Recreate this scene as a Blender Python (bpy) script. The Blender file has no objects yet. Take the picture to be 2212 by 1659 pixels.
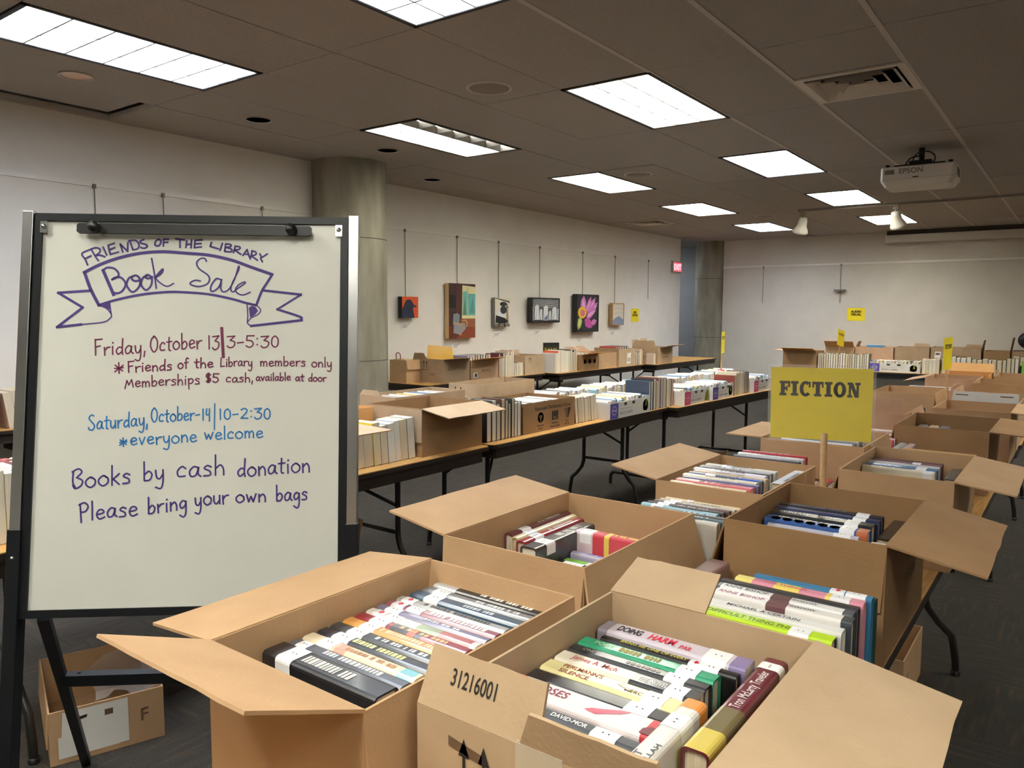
import bpy, math, random
from mathutils import Vector, Matrix
random.seed(7)
S = bpy.context.scene
COL = S.collection
# ------------------------------------------------------------------ camera
FPX, YAW, PITCH, ROLL = 1661.74, 0.639465, 0.0921834, 0.00491613
CH, CZ, ZT = 1.46, 2.81, 0.735          # eye height, ceiling, table tops
_f = Vector((-math.sin(YAW)*math.cos(PITCH), math.cos(YAW)*math.cos(PITCH), -math.sin(PITCH)))
_r = Vector((math.cos(YAW), math.sin(YAW), 0)); _u = _r.cross(_f)
CR = _r*math.cos(ROLL)+_u*math.sin(ROLL); CU = -_r*math.sin(ROLL)+_u*math.cos(ROLL)
cam = bpy.data.cameras.new('camera'); camo = bpy.data.objects.new('camera', cam); COL.objects.link(camo)
cam.sensor_width = 36; cam.lens = 36*FPX/2212; cam.clip_start = .05
camo.matrix_world = Matrix(((CR.x, CU.x, -_f.x, 0), (CR.y, CU.y, -_f.y, 0), (CR.z, CU.z, -_f.z, CH), (0, 0, 0, 1)))
S.camera = camo
# ------------------------------------------------------------------ world, exposure
w = bpy.data.worlds.new('world'); S.world = w; w.use_nodes = True
w.node_tree.nodes['Background'].inputs[0].default_value = (.8, .85, 1, 1)
w.node_tree.nodes['Background'].inputs[1].default_value = 0.05
S.view_settings.view_transform = 'Standard'; S.view_settings.look = 'None'
S.view_settings.exposure = 1.8; S.view_settings.gamma = 1; S.view_settings.use_curve_mapping = False
LAMP_WARM, LAMP_COOL = 7.6, 7.6          # ceiling light brightness

def ray(px, py):
    return _f + CR*((px-1106)/FPX) - CU*((py-829.5)/FPX)

# ------------------------------------------------------------------ materials
MATS = {}
def s2l(c):
    return tuple(((v/255)/12.92 if v/255 <= .04045 else ((v/255+.055)/1.055)**2.4) for v in c)
def mat(name, rgb=(128, 128, 128), rough=.6, metal=0, coat=0, emit=0, alpha=1, trans=0, spec=.5, lin=False):
    if name in MATS: return MATS[name]
    m = bpy.data.materials.new(name); m.use_nodes = True; MATS[name] = m
    b = m.node_tree.nodes['Principled BSDF']; c = (*(rgb if lin else s2l(rgb)), 1)
    b.inputs['Base Color'].default_value = c; b.inputs['Roughness'].default_value = rough
    b.inputs['Metallic'].default_value = metal; b.inputs['Specular IOR Level'].default_value = spec
    if coat: b.inputs['Coat Weight'].default_value = coat; b.inputs['Coat Roughness'].default_value = .12
    if emit: b.inputs['Emission Color'].default_value = c; b.inputs['Emission Strength'].default_value = emit
    if alpha < 1: b.inputs['Alpha'].default_value = alpha
    if trans: b.inputs['Transmission Weight'].default_value = trans
    return m
def nn(m, t, **k):
    n = m.node_tree.nodes.new(t)
    for a, v in k.items():
        if a[0] == '_': n.inputs[int(a[1:])].default_value = v
        else: setattr(n, a, v)
    return n
def noisy(name, rgb1, rgb2, scale=20, rough=.7, bump=0, stretch=(1, 1, 1), detail=4, lo=.35, hi=.65, coat=0, metal=0, spec=.4, bscale=None):
    if name in MATS: return MATS[name]
    m = mat(name, rgb1, rough, metal, coat, spec=spec); L = m.node_tree.links; b = m.node_tree.nodes['Principled BSDF']
    tc = nn(m, 'ShaderNodeTexCoord'); mp = nn(m, 'ShaderNodeMapping'); mp.inputs['Scale'].default_value = stretch
    L.new(tc.outputs['Object'], mp.inputs[0])
    no = nn(m, 'ShaderNodeTexNoise'); no.inputs['Scale'].default_value = scale; no.inputs['Detail'].default_value = detail
    L.new(mp.outputs[0], no.inputs['Vector'])
    r = nn(m, 'ShaderNodeValToRGB'); r.color_ramp.elements[0].position = lo; r.color_ramp.elements[1].position = hi
    r.color_ramp.elements[0].color = (*s2l(rgb1), 1); r.color_ramp.elements[1].color = (*s2l(rgb2), 1)
    L.new(no.outputs[0], r.inputs[0]); L.new(r.outputs[0], b.inputs['Base Color'])
    if bump:
        n2 = no
        if bscale:
            n2 = nn(m, 'ShaderNodeTexNoise'); n2.inputs['Scale'].default_value = bscale; L.new(mp.outputs[0], n2.inputs['Vector'])
        bp = nn(m, 'ShaderNodeBump'); bp.inputs['Strength'].default_value = bump; bp.inputs['Distance'].default_value = .004
        L.new(n2.outputs[0], bp.inputs['Height']); L.new(bp.outputs[0], b.inputs['Normal'])
    return m
def cardboard(name, a, b_):
    m = noisy(name, a, b_, 7, .82, 0, (1, 1, 1), 6, .3, .7, spec=.2)
    L = m.node_tree.links; b = m.node_tree.nodes['Principled BSDF']
    tc = nn(m, 'ShaderNodeTexCoord'); mp = nn(m, 'ShaderNodeMapping'); mp.inputs['Scale'].default_value = (1, 1, .04)
    no = nn(m, 'ShaderNodeTexNoise'); no.inputs['Scale'].default_value = 160; no.inputs['Detail'].default_value = 1
    L.new(tc.outputs['Object'], mp.inputs[0]); L.new(mp.outputs[0], no.inputs['Vector'])
    bp = nn(m, 'ShaderNodeBump'); bp.inputs['Strength'].default_value = .25; bp.inputs['Distance'].default_value = .002
    L.new(no.outputs[0], bp.inputs['Height']); L.new(bp.outputs[0], b.inputs['Normal'])
    return m
KRAFT = cardboard('cardboard_kraft', (186, 151, 114), (198, 163, 125))
TAN = cardboard('cardboard_tan', (180, 154, 123), (192, 166, 135))
GREYB = cardboard('cardboard_greyish', (160, 134, 106), (174, 148, 119))
DARKB = cardboard('cardboard_dark', (152, 118, 82), (164, 129, 92))
PINKB = cardboard('cardboard_pinkish', (190, 152, 122), (202, 165, 134))
ORANGEB = cardboard('cardboard_orange', (214, 160, 100), (224, 170, 110))
INK = mat('printing_ink', (38, 33, 28), .8)
FADED = mat('faded_ink', (110, 86, 62), .85)
PAPER = mat('white_paper', (232, 230, 226), .7)
WOOD = noisy('oak_laminate', (176, 128, 68), (214, 168, 100), 9, .45, 0, (14, 1, 1), 5, .3, .7)
WOODX = noisy('oak_laminate_across', (176, 128, 68), (214, 168, 100), 9, .45, 0, (1, 14, 1), 5, .3, .7)
EDGE = mat('dark_table_edge', (44, 34, 27), .5)
STEEL = mat('dark_steel_tube', (52, 50, 48), .38, .6)
BLK = mat('black_plastic', (22, 23, 25), .45)
BLKM = mat('black_painted_metal', (25, 28, 32), .42, .3)
ALU = mat('brushed_aluminium', (200, 202, 204), .28, 1)
GREYM = mat('grey_metal', (120, 120, 118), .4, .8)
YEL = mat('yellow_paper', (247, 226, 30), .65)
YELD = mat('yellow_paper_behind_plastic', (244, 222, 34), .45)
PAGES = noisy('book_pages', (226, 212, 184), (206, 190, 160), 40, .85, .3, (.1, 14, .1), 2)
PAGES2 = noisy('book_pages_pale', (236, 229, 214), (220, 211, 192), 40, .85, .3, (.1, 14, .1), 2)
LABEL = mat('spine_sticker', (240, 240, 242), .35, coat=.3)
CLEAR = mat('clear_acrylic', (245, 245, 245), .06, alpha=.06)
TAPE = mat('clear_tape', (235, 225, 205), .12, alpha=.35, coat=1)
def cov(rgb, gloss=True):
    return mat('cover_%02x%02x%02x%s' % (*rgb, '' if gloss else '_matt'), rgb, .38 if gloss else .6, coat=.55 if gloss else 0)

# ------------------------------------------------------------------ mesh building
class MB:
    def __init__(s): s.v = []; s.f = []; s.m = []; s.mats = []; s.smooth = []
    def mi(s, m):
        if m not in s.mats: s.mats.append(m)
        return s.mats.index(m)
    def add(s, vs, fs, m, M=None, smooth=False):
        o = len(s.v); i = s.mi(m)
        s.v += [tuple(M @ Vector(p)) if M is not None else tuple(p) for p in vs]
        for f in fs: s.f.append([k+o for k in f]); s.m.append(i); s.smooth.append(smooth)
        return s
    def box(s, x0, x1, y0, y1, z0, z1, m, M=None):
        return s.add([(x0, y0, z0), (x1, y0, z0), (x1, y1, z0), (x0, y1, z0), (x0, y0, z1), (x1, y0, z1), (x1, y1, z1), (x0, y1, z1)],
                     [(0, 3, 2, 1), (4, 5, 6, 7), (0, 1, 5, 4), (1, 2, 6, 5), (2, 3, 7, 6), (3, 0, 4, 7)], m, M)
    def prism(s, pts, z0, z1, m, M=None, smooth=False):   # polygon in xy
        n = len(pts); a = sum(pts[i][0]*pts[(i+1) % n][1]-pts[(i+1) % n][0]*pts[i][1] for i in range(n))
        if a < 0: pts = pts[::-1]
        vs = [(p[0], p[1], z0) for p in pts]+[(p[0], p[1], z1) for p in pts]
        s.add(vs, [tuple(range(n-1, -1, -1)), tuple(range(n, 2*n))], m, M)
        o = len(s.v)-2*n
        for i in range(n):
            s.f.append([o+i, o+(i+1) % n, o+n+(i+1) % n, o+n+i]); s.m.append(s.mi(m)); s.smooth.append(smooth)
        return s
    def poly(s, pts, z, m, M=None):                       # flat polygon facing +z
        n = len(pts); a = sum(pts[i][0]*pts[(i+1) % n][1]-pts[(i+1) % n][0]*pts[i][1] for i in range(n))
        if a < 0: pts = pts[::-1]
        return s.add([(p[0], p[1], z) for p in pts], [tuple(range(n))], m, M)
    def tube(s, P, r, m, n=8, M=None, caps=True):
        P = [Vector(p) for p in P]; rings = []; ref = None
        for i, p in enumerate(P):
            t = (P[min(i+1, len(P)-1)]-P[max(i-1, 0)]).normalized()
            if ref is None:
                ref = Vector((0, 0, 1)) if abs(t.z) < .9 else Vector((1, 0, 0))
            a = (ref-t*ref.dot(t)).normalized(); b = t.cross(a); ref = a
            rr = r[i] if isinstance(r, (list, tuple)) else r
            rings.append([p+(a*math.cos(2*math.pi*k/n)+b*math.sin(2*math.pi*k/n))*rr for k in range(n)])
        vs = [q for R in rings for q in R]; fs = []
        for i in range(len(P)-1):
            for k in range(n):
                fs.append((i*n+k, i*n+(k+1) % n, (i+1)*n+(k+1) % n, (i+1)*n+k))
        s.add(vs, fs, m, M, True)
        if caps: s.add(rings[0], [tuple(range(n-1, -1, -1))], m, M); s.add(rings[-1], [tuple(range(n))], m, M)
        return s
    def lathe(s, prof, m, n=24, M=None, smooth=True):      # prof: (r, z)
        vs = [(r*math.cos(2*math.pi*k/n), r*math.sin(2*math.pi*k/n), z) for r, z in prof for k in range(n)]
        fs = [(i*n+k, i*n+(k+1) % n, (i+1)*n+(k+1) % n, (i+1)*n+k) for i in range(len(prof)-1) for k in range(n)]
        s.add(vs, fs, m, M, smooth)
        if prof[0][0] > 1e-4: s.add(vs[:n], [tuple(range(n-1, -1, -1))], m, M)
        if prof[-1][0] > 1e-4: s.add(vs[-n:], [tuple(range(n))], m, M)
        return s
    def text(s, t, h, m, M, bold=0, sx=1, width=None, align='C', shear=0):
        V, F, x0, x1 = textmesh(t, bold, shear)
        if not V: return s
        k = h/.70; kx = k*sx
        if width: kx = width/max(x1-x0, 1e-6)
        ox = {'C': (x0+x1)/2, 'L': x0, 'R': x1}[align]
        return s.add([((v[0]-ox)*kx, (v[1]-.35)*k, 0) for v in V], F, m, M)
    def build(s, name, parent=None, M=None, bevel=0):
        me = bpy.data.meshes.new(name)
        me.from_pydata(s.v, [], s.f)
        for m in s.mats: me.materials.append(m)
        me.polygons.foreach_set('material_index', s.m); me.polygons.foreach_set('use_smooth', s.smooth); me.update()
        o = bpy.data.objects.new(name, me); COL.objects.link(o)
        if parent is not None: o.parent = parent
        if M is not None: o.matrix_local = M
        if bevel:
            b = o.modifiers.new('bevel', 'BEVEL'); b.width = bevel; b.segments = 2; b.limit_method = 'ANGLE'
        return o
_TX = {}
def textmesh(t, bold, shear):
    k = (t, bold, shear)
    if k in _TX: return _TX[k]
    c = bpy.data.curves.new('t', 'FONT'); c.body = t; c.size = 1; c.offset = bold; c.shear = shear; c.resolution_u = 3
    o = bpy.data.objects.new('t', c); COL.objects.link(o)
    bpy.context.view_layer.update()
    me = bpy.data.meshes.new_from_object(o.evaluated_get(bpy.context.evaluated_depsgraph_get()))
    V = [tuple(v.co) for v in me.vertices]; F = [tuple(p.vertices) for p in me.polygons]
    bpy.data.objects.remove(o); bpy.data.curves.remove(c); bpy.data.meshes.remove(me)
    xs = [v[0] for v in V] or [0]
    _TX[k] = (V, F, min(xs), max(xs)); return _TX[k]
def tag(o, label=None, cat=None, group=None, kind=None):
    if label: o['label'] = label
    if cat: o['category'] = cat
    if group: o['group'] = group
    if kind: o['kind'] = kind
    return o
def empty(name, M, label, cat, group=None):
    o = bpy.data.objects.new(name, None); COL.objects.link(o); o.matrix_world = M; o.empty_display_size = .05
    return tag(o, label, cat, group)
T = lambda x, y, z: Matrix.Translation((x, y, z))
RX = lambda d: Matrix.Rotation(math.radians(d), 4, 'X')
RY = lambda d: Matrix.Rotation(math.radians(d), 4, 'Y')
RZ = lambda d: Matrix.Rotation(math.radians(d), 4, 'Z')
def frame(o, x, y):      # matrix with given origin and x / y axes
    x = Vector(x).normalized(); z = x.cross(Vector(y)).normalized(); y = z.cross(x)
    return Matrix(((x.x, y.x, z.x, o[0]), (x.y, y.y, z.y, o[1]), (x.z, y.z, z.z, o[2]), (0, 0, 0, 1)))
ORD = 'first second third fourth fifth sixth seventh eighth ninth tenth eleventh twelfth thirteenth fourteenth fifteenth sixteenth seventeenth eighteenth nineteenth twentieth'.split()
ORD += ['twenty-'+q for q in ORD[:9]]+['thirtieth']+['thirty-'+q for q in ORD[:9]]+['fortieth']
def smooth_path(P, k=6):     # Catmull-Rom
    P = [Vector(p) for p in P]; out = []
    for i in range(len(P)-1):
        a, b, c, d = P[max(i-1, 0)], P[i], P[i+1], P[min(i+2, len(P)-1)]
        for j in range(k):
            t = j/k
            out.append(.5*((2*b)+(c-a)*t+(2*a-5*b+4*c-d)*t*t+(3*b-a-3*c+d)*t**3))
    return out+[P[-1]]
# ------------------------------------------------------------------ the room
WL1, WL2, YB, YE = -5.70, -6.0, 14.0, 13.2
CARPET = mat('carpet_tiles', (70, 66, 62), .95, spec=.1)
def _carpet():
    m = CARPET; L = m.node_tree.links; b = m.node_tree.nodes['Principled BSDF']
    tc = nn(m, 'ShaderNodeTexCoord')
    def noise(sc, st, det):
        mp = nn(m, 'ShaderNodeMapping'); mp.inputs['Scale'].default_value = st; L.new(tc.outputs['Object'], mp.inputs[0])
        n = nn(m, 'ShaderNodeTexNoise'); n.inputs['Scale'].default_value = sc; n.inputs['Detail'].default_value = det; L.new(mp.outputs[0], n.inputs['Vector']); return n
    ch = nn(m, 'ShaderNodeTexChecker'); ch.inputs['Scale'].default_value = 1/.5
    L.new(tc.outputs['Object'], ch.inputs['Vector'])
    n1, n2 = noise(5, (1, 9, 1), 6), noise(5, (9, 1, 1), 6)
    mx = nn(m, 'ShaderNodeMix'); mx.data_type = 'FLOAT'
    L.new(ch.outputs['Fac'], mx.inputs[0]); L.new(n1.outputs[0], mx.inputs[2]); L.new(n2.outputs[0], mx.inputs[3])
    r = nn(m, 'ShaderNodeValToRGB'); e = r.color_ramp.elements
    e[0].position = .3; e[0].color = (*s2l((66, 69, 69)), 1); e[1].position = .72; e[1].color = (*s2l((90, 76, 63)), 1)
    q = e.new(.42); q.color = (*s2l((67, 64, 60)), 1); q = e.new(.58); q.color = (*s2l((73, 69, 64)), 1)
    L.new(mx.outputs[0], r.inputs[0])
    n3 = noise(330, (1, 1, 1), 2); mm = nn(m, 'ShaderNodeMix'); mm.data_type = 'RGBA'; mm.blend_type = 'MULTIPLY'
    r3 = nn(m, 'ShaderNodeValToRGB'); r3.color_ramp.elements[0].position = .35; r3.color_ramp.elements[1].position = .65
    r3.color_ramp.elements[0].color = (.5, .5, .5, 1); r3.color_ramp.elements[1].color = (1.3, 1.3, 1.3, 1)
    L.new(n3.outputs[0], r3.inputs[0]); mm.inputs[0].default_value = 1
    L.new(r.outputs[0], mm.inputs[6]); L.new(r3.outputs[0], mm.inputs[7]); L.new(mm.outputs[2], b.inputs['Base Color'])
    bp = nn(m, 'ShaderNodeBump'); bp.inputs['Strength'].default_value = .8; bp.inputs['Distance'].default_value = .006
    L.new(n3.outputs[0], bp.inputs['Height']); L.new(bp.outputs[0], b.inputs['Normal'])
_carpet()
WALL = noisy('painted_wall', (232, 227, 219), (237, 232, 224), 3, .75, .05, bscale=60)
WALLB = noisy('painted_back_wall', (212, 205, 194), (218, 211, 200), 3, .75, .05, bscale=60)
WALLG = noisy('grey_painted_wall', (150, 150, 147), (158, 157, 154), 3, .75)
CTILE = noisy('mineral_ceiling_tile', (150, 143, 135), (172, 164, 155), 170, .9, .5, detail=3, lo=.3, hi=.6)
TBAR = mat('ceiling_grid_bar', (190, 182, 172), .6)
PLEN = mat('dark_plenum', (14, 13, 12), 1)
CONC = noisy('board_formed_concrete', (128, 122, 106), (166, 160, 142), 2.6, .85, .25, (3, 3, .7), 9, .3, .72, bscale=14)
def struct(name, mb, label=None): return tag(mb.build(name), label, None, None, 'structure')
struct('floor', MB().box(-8.5, 4, -4, 16, -.1, 0, CARPET))
struct('wall_left', MB().box(WL1-.3, WL1, -4, 4.95, 0, 3, WALL))
struct('wall_left_rear', MB().box(WL2-.25, WL2, 4.95, YE, 0, 3, WALL))
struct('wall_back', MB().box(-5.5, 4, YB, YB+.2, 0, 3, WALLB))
struct('wall_alcove', MB().box(-8.5, -5.5, 14.9, 15.1, 0, 3, WALLG).box(-8.7, -8.5, YE-2, 15.1, 0, 3, WALLG).box(-8.5, WL2-.25, YE-.2, YE, 0, 3, WALLG))
struct('wall_right', MB().box(4, 4.2, -4, 16, 0, 3, WALL))
struct('wall_front', MB().box(-8.5, 4, -4.2, -4, 0, 3, WALL))
def column(cx, cy, r, name, label):
    mb = MB().lathe([(r, 0), (r, 2.83)], CONC, 64, T(cx, cy, 0))
    j = mat('concrete_joint', (84, 79, 68), .9)
    for z in (1.02, 2.12): mb.lathe([(r+.0005, z-.004), (r+.001, z), (r+.0005, z+.004)], j, 64, T(cx, cy, 0))
    return struct(name, mb, label)
column(-5.50, 4.88, .335, 'column', 'round concrete column against the long wall')
column(-5.79, 14.15, .30, 'column.001', 'far round concrete column beside the back wall')
# ceiling: loose tiles on a grid of 0.595 x 1.25 m
GX, GY, DX, DY = -2.05, 1.53, .595, 1.25
LIGHTS = [(-1, 0, 'c'), (-1, 2, 'w'), (-1, 4, 'c'), (-1, 6, 'w'), (-1, 8, 'w'),
          (-4, 0, 'c'), (-4, 2, 'h'), (-4, 4, 'w'), (-4, 6, 'w'), (-4, 8, 'c'),
          (-1, -2, 'w'), (-4, -2, 'w'), (5, -2, 'w'), (5, 2, 'w'), (5, 4, 'w'), (5, 6, 'w'), (2, -2, 'w'), (-9, 9, 'c')]  # this row: unseen lamps added to fill the room, board and alcove
skip = {(a, b) for a, b, c in LIGHTS}
VENT = (1, 2); VENT2 = (-6, 7)
mb = MB(); rnd = random.Random(3)
for i in range(-11, 11):
    for j in range(-5, 12):
        if (i, j) in skip: continue
        x0, y0 = GX+i*DX, GY+j*DY; x1, y1 = x0+DX, y0+DY
        if x1 < -8.6 or x0 > 4 or y1 < -4 or y0 > 15: continue
        z = CZ+rnd.uniform(0, .002)
        if (i, j) == (-6, 0): x0 += .10; y1 -= .06; z += .02
        if (i, j) == VENT:
            y0 = y1-.625; mb.box(x0+.004, x1-.004, GY+j*DY+.004, y0-.004, z, z+.015, CTILE); continue
        if (i, j) == VENT2: y0 = y1-.61; mb.box(x0+.004, x1-.004, y0, y1-.004, z, z+.015, CTILE); continue
        if (i, j) == (-3, 3): y1 -= .035
        if (i, j) in ((1, 6), (2, 6)): y1 -= .0
        mb.box(x0+.003, x1-.003, y0+.003, y1-.003, z, z+.015, CTILE)
struct('ceiling', mb.box(-8.6, 4, -4, 15.2, 3.0, 3.05, PLEN))
mb = MB()
for i in range(-11, 12):
    x = GX+i*DX; wd = .014 if i >= 0 else .004
    mb.box(x-wd, x+wd, -4, YB, CZ-.002 if i >= 0 else CZ+.004, CZ+.03, TBAR)
for j in range(-5, 12):
    y = GY+j*DY; mb.box(-8.5, 4, y-.004, y+.004, CZ+.004, CZ+.03, TBAR)
for j in range(-5, 12): 
    if j != 2: pass
struct('trim_1', mb, 'ceiling grid bars')
# picture rails
RAIL = mat('aluminium_rail', (236, 232, 226), .45, .2)
struct('trim_2', MB().box(WL1, WL1+.012, -4, 4.75, 2.335, 2.365, RAIL))
struct('trim_3', MB().box(WL2, WL2+.012, 5.1, YE-.35, 2.345, 2.375, RAIL))
struct('trim_4', MB().box(-5.5, 4, YB-.012, YB, 2.305, 2.335, RAIL))
BASE = mat('dark_baseboard', (44, 42, 40), .6)
struct('baseboard_left', MB().box(WL2, WL2+.01, 5.1, YE, 0, .1, BASE).box(WL1, WL1+.01, -4, 4.7, 0, .1, BASE))
struct('baseboard_back', MB().box(-5.5, 4, YB-.01, YB, 0, .1, BASE))

# ------------------------------------------------------------------ ceiling lights
LW, LD = mat('louver_white', (226, 226, 222), .35), mat('louver_unlit', (150, 146, 140), .4)
LE = mat('louver_edge_shade', (140, 140, 138), .5)  # darker grey painted on for the unlit lower edges of the blades
FRM = mat('light_frame', (36, 33, 30), .6)
GLW = mat('lit_lamp_warm', (255, 252, 240), .5, emit=LAMP_WARM)
GLC = mat('lit_lamp_cool', (232, 240, 255), .5, emit=LAMP_COOL)
GOFF = mat('unlit_lamp', (120, 116, 110), .5)
where = {(-1, 0): 'above the easel nearest the camera', (-1, 2): 'warm white, next to the square air vent', (-1, 4): 'bluish, to the left of the projector',
         (-1, 6): 'just in front of the spotlight track', (-1, 8): 'behind the spotlight with the projection screen beyond', (-4, 0): 'bluish, above the left wall near the glowing downlight',
         (-4, 4): 'fourth from the easel over the paintings', (-4, 6): 'beside the small far ceiling vent', (-4, 8): 'bluish, farthest along the painting wall',
         (-4, 2): ''}
def troffer(i, j, kind):
    x0, y0 = GX+i*DX, GY+j*DY; cx, cy = x0+DX/2, y0+DY/2; hw, hd = DX/2-.012, DY/2-.02
    lab = 'recessed ceiling light with louvers, '+where[(i, j)] if where.get((i, j)) else 'added recessed louvered ceiling light for fill, outside the view'
    if kind == 'h': lab = 'half-lit recessed ceiling light with one dark louver strip near the column'
    root = empty('ceiling_light', T(cx, cy, CZ), lab, 'ceiling light', 'recessed louvered ceiling lights')
    fr = MB()
    for a in (-1, 1):
        fr.box(a*hw-.012, a*hw+.012, -hd-.012, hd+.012, -.004, .09, FRM)
        fr.box(-hw-.012, hw+.012, a*hd-.012, a*hd+.012, -.004, .09, FRM)
    fr.box(-hw, hw, -hd, hd, .085, .095, FRM)
    fr.build('frame', root)
    ln = MB(); lw, ld = hw-.0125, hd-.0125
    for a in (-1, 1): ln.box(a*lw-.0004, a*lw+.0004, -ld, ld, .001, .08, LW).box(-lw, lw, a*ld-.0004, a*ld+.0004, .001, .08, LW)
    ln.build('reflector_rim', root)
    g = GLC if kind == 'c' else GLW
    cw = 2*(hw-.012)/3
    for k in range(3):
        xa = -hw+.012+k*cw
        off = kind == 'h' and k == 2
        MB().box(xa, xa+cw, -hd+.012, hd-.012, .078, .083, GOFF if off else g).build('lamp_panel', root)
        lv = MB(); lm = LD if off else LW
        for q in range(7):
            yy = -hd+.012+q*(2*(hd-.012)/6)
            lv.box(xa, xa+cw, yy-.0012, yy+.0012, .002, .055, lm) if 0 < q < 6 else None
        for q in range(1, 6):
            yy = -hd+.012+q*(2*(hd-.012)/6); lv.box(xa, xa+cw, yy-.0045, yy+.0045, -.001, .002, LE)
        for xx in (xa+.0022, xa+cw-.0022): lv.box(xx-.0008, xx+.0008, -hd+.012, hd-.012, .002, .055, lm).box(xx-.002, xx+.002, -hd+.012, hd-.012, -.0012, .002, LE)
        lv.build('louver', root)
for a in LIGHTS: troffer(*a)
# ------------------------------------------------------------------ vents, speakers, downlights
VM = mat('vent_enamel', (214, 204, 190), .5); DK = mat('vent_dark', (10, 9, 8), 1)
def vent(cx, cy, s, label, sy=None):
    sy = sy or s
    root = empty('ceiling_vent', T(cx, cy, CZ), label, 'air vent')
    f = MB(); h = s/2; hy = sy/2
    f.box(-h, -h+.045, -hy, hy, -.004, .006, VM).box(h-.045, h, -hy, hy, -.004, .006, VM).box(-h+.045, h-.045, -hy, -hy+.045, -.004, .006, VM).box(-h+.045, h-.045, hy-.045, hy, -.004, .006, VM)
    f.build('frame', root)
    MB().box(-h+.03, h-.03, -hy+.03, hy-.03, .10, .11, DK).build('duct', root)
    for k, r in enumerate((.82, .60, .38, .18)):
        a, b = h*r, hy*r; c, d = a-.045, b-.045
        z0, z1 = -.012, .03
        vs = [(-a, -b, z0), (a, -b, z0), (a, b, z0), (-a, b, z0), (-max(c, .01), -max(d, .01), z1), (max(c, .01), -max(d, .01), z1), (max(c, .01), max(d, .01), z1), (-max(c, .01), max(d, .01), z1)]
        MB().add(vs, [(0, 1, 5, 4), (1, 2, 6, 5), (2, 3, 7, 6), (3, 0, 4, 7)], VM).build('louver', root)
vent(GX+1.5*DX, GY+3*DY-.3125, .59, 'large square ceiling vent with stepped louvers near the camera')
vent(GX-5.5*DX, GY+7*DY+.32, .56, 'small-looking far ceiling vent above the painting wall')
SPK = noisy('speaker_grille', (128, 117, 104), (150, 138, 124), 300, .7)
for x, y, l in ((-2.97, 3.75, 'round flush ceiling speaker nearest the camera'), (-3.58, 6.86, 'round flush ceiling speaker in the middle of the room'), (-3.63, 10.72, 'round flush ceiling speaker farthest from the camera')):
    o = MB().lathe([(.0, -.006), (.115, -.006), (.12, -.004)], SPK, 40, T(0, 0, 0)).build('ceiling_speaker', None, T(x, y, CZ)); tag(o, l, 'ceiling speaker', 'round ceiling speakers')
    MB().lathe([(.12, -.004), (.125, -.008), (.14, -.005), (.143, .002)], TBAR, 40).build('rim', o)
BLKH = mat('unlit_downlight', (8, 8, 8), .6)
for x, y, lit, l in ((-4.76, 2.17, 1, 'glowing round downlight under the left ceiling edge'), (-4.77, 3.40, 0, 'dark round downlight, nearest of the three unlit ones'), (-4.775, 4.66, 0, 'dark round downlight between the half-lit light and the column'), (-5.44, 5.93, 0, 'dark round downlight farthest along the wall, right of the column')):
    root = empty('downlight', T(x, y, CZ), l, 'downlight', 'round recessed downlights')
    MB().lathe([(.088, .004), (.094, -.006), (.084, -.006), (.082, .002)], TBAR, 40).build('trim_ring', root)
    if lit:
        MB().lathe([(.083, .0), (.075, .05), (.05, .09)], mat('reflector_brass', (255, 214, 184), .25, .6), 32).build('reflector', root)
        MB().lathe([(0, .02), (.06, .02), (.07, .03)], mat('downlight_bulb', (255, 196, 158), .5, emit=1.3), 32).build('bulb', root)
    else:
        MB().lathe([(.0, -.0015), (.084, -.0015)], BLKH, 32).build('baffle', root)
# ------------------------------------------------------------------ projector, track, screen
PW = mat('projector_shell', (206, 198, 186), .5); PG = mat('projector_grey', (120, 112, 102), .6)
P0 = Vector((0, 0, CH))+ray(1988, 380)*((2.585-CH)/ray(1988, 380).z)
root = empty('projector', T(P0.x, P0.y, P0.z) @ RZ(2), 'white ceiling projector hanging upside down on a black mount', 'projector')
W_, D_, H_ = .272, .19, .08
pr = [(-W_+.02, -D_), (W_-.03, -D_), (W_, -D_+.04), (W_, D_-.03), (W_-.04, D_), (-W_+.04, D_), (-W_, D_-.03), (-W_, -D_+.05)]
pb = [(x*.88, y*.86) for x, y in pr]
mb = MB().prism(pr, -.045, .06, PW)
n = len(pr); vs = [(x, y, -.045) for x, y in pr]+[(x, y, -.095) for x, y in pb]
mb.add(vs, [(i, n+i, n+(i+1) % n, (i+1) % n) for i in range(n)][::-1], PW)
mb.add(vs, [tuple((n+i) for i in range(n))[::-1]], PW)
FM = frame((0, -D_-.0008, 0), (1, 0, 0), (0, 0, 1))
mb.text('EPSON', .040, PG, FM @ T(-.045, .022, 0), bold=.02)
mb.poly([(-.235, .0), (-.165, .0), (-.165, .036), (-.235, .036)], .0004, PG, FM)
mb.poly([(-.03, -.035), (.01, -.035), (.01, -.027), (-.03, -.027)], .0004, INK, FM)
mb.build('body', root, bevel=.006)
MB().prism([(-.18, -.10), (.18, -.10), (.18, .12), (-.18, .12)], .075, .085, BLK).box(-.08, .08, -.05, .08, .085, .12, BLK).tube([(0, .02, .11), (0, .02, CZ-P0.z)], .022, BLK, 12).build('ceiling_mount', root)
for sx in (-1, 1): MB().lathe([(.0, .06), (.012, .06), (.018, .085), (.0, .086)], BLK, 12, T(sx*.225, -.13, 0)).build('foot', root)
MB().tube(smooth_path([(-.06, -.08, .09), (-.02, -.10, .16), (.06, -.11, .17), (.11, -.10, .13), (.10, -.09, .08)]), .006, BLK, 6).tube(smooth_path([(-.1, -.09, .085), (-.06, -.11, .13), (.02, -.09, .15), (.0, .0, .2)]), .007, BLK, 6).build('cable', root)
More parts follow.
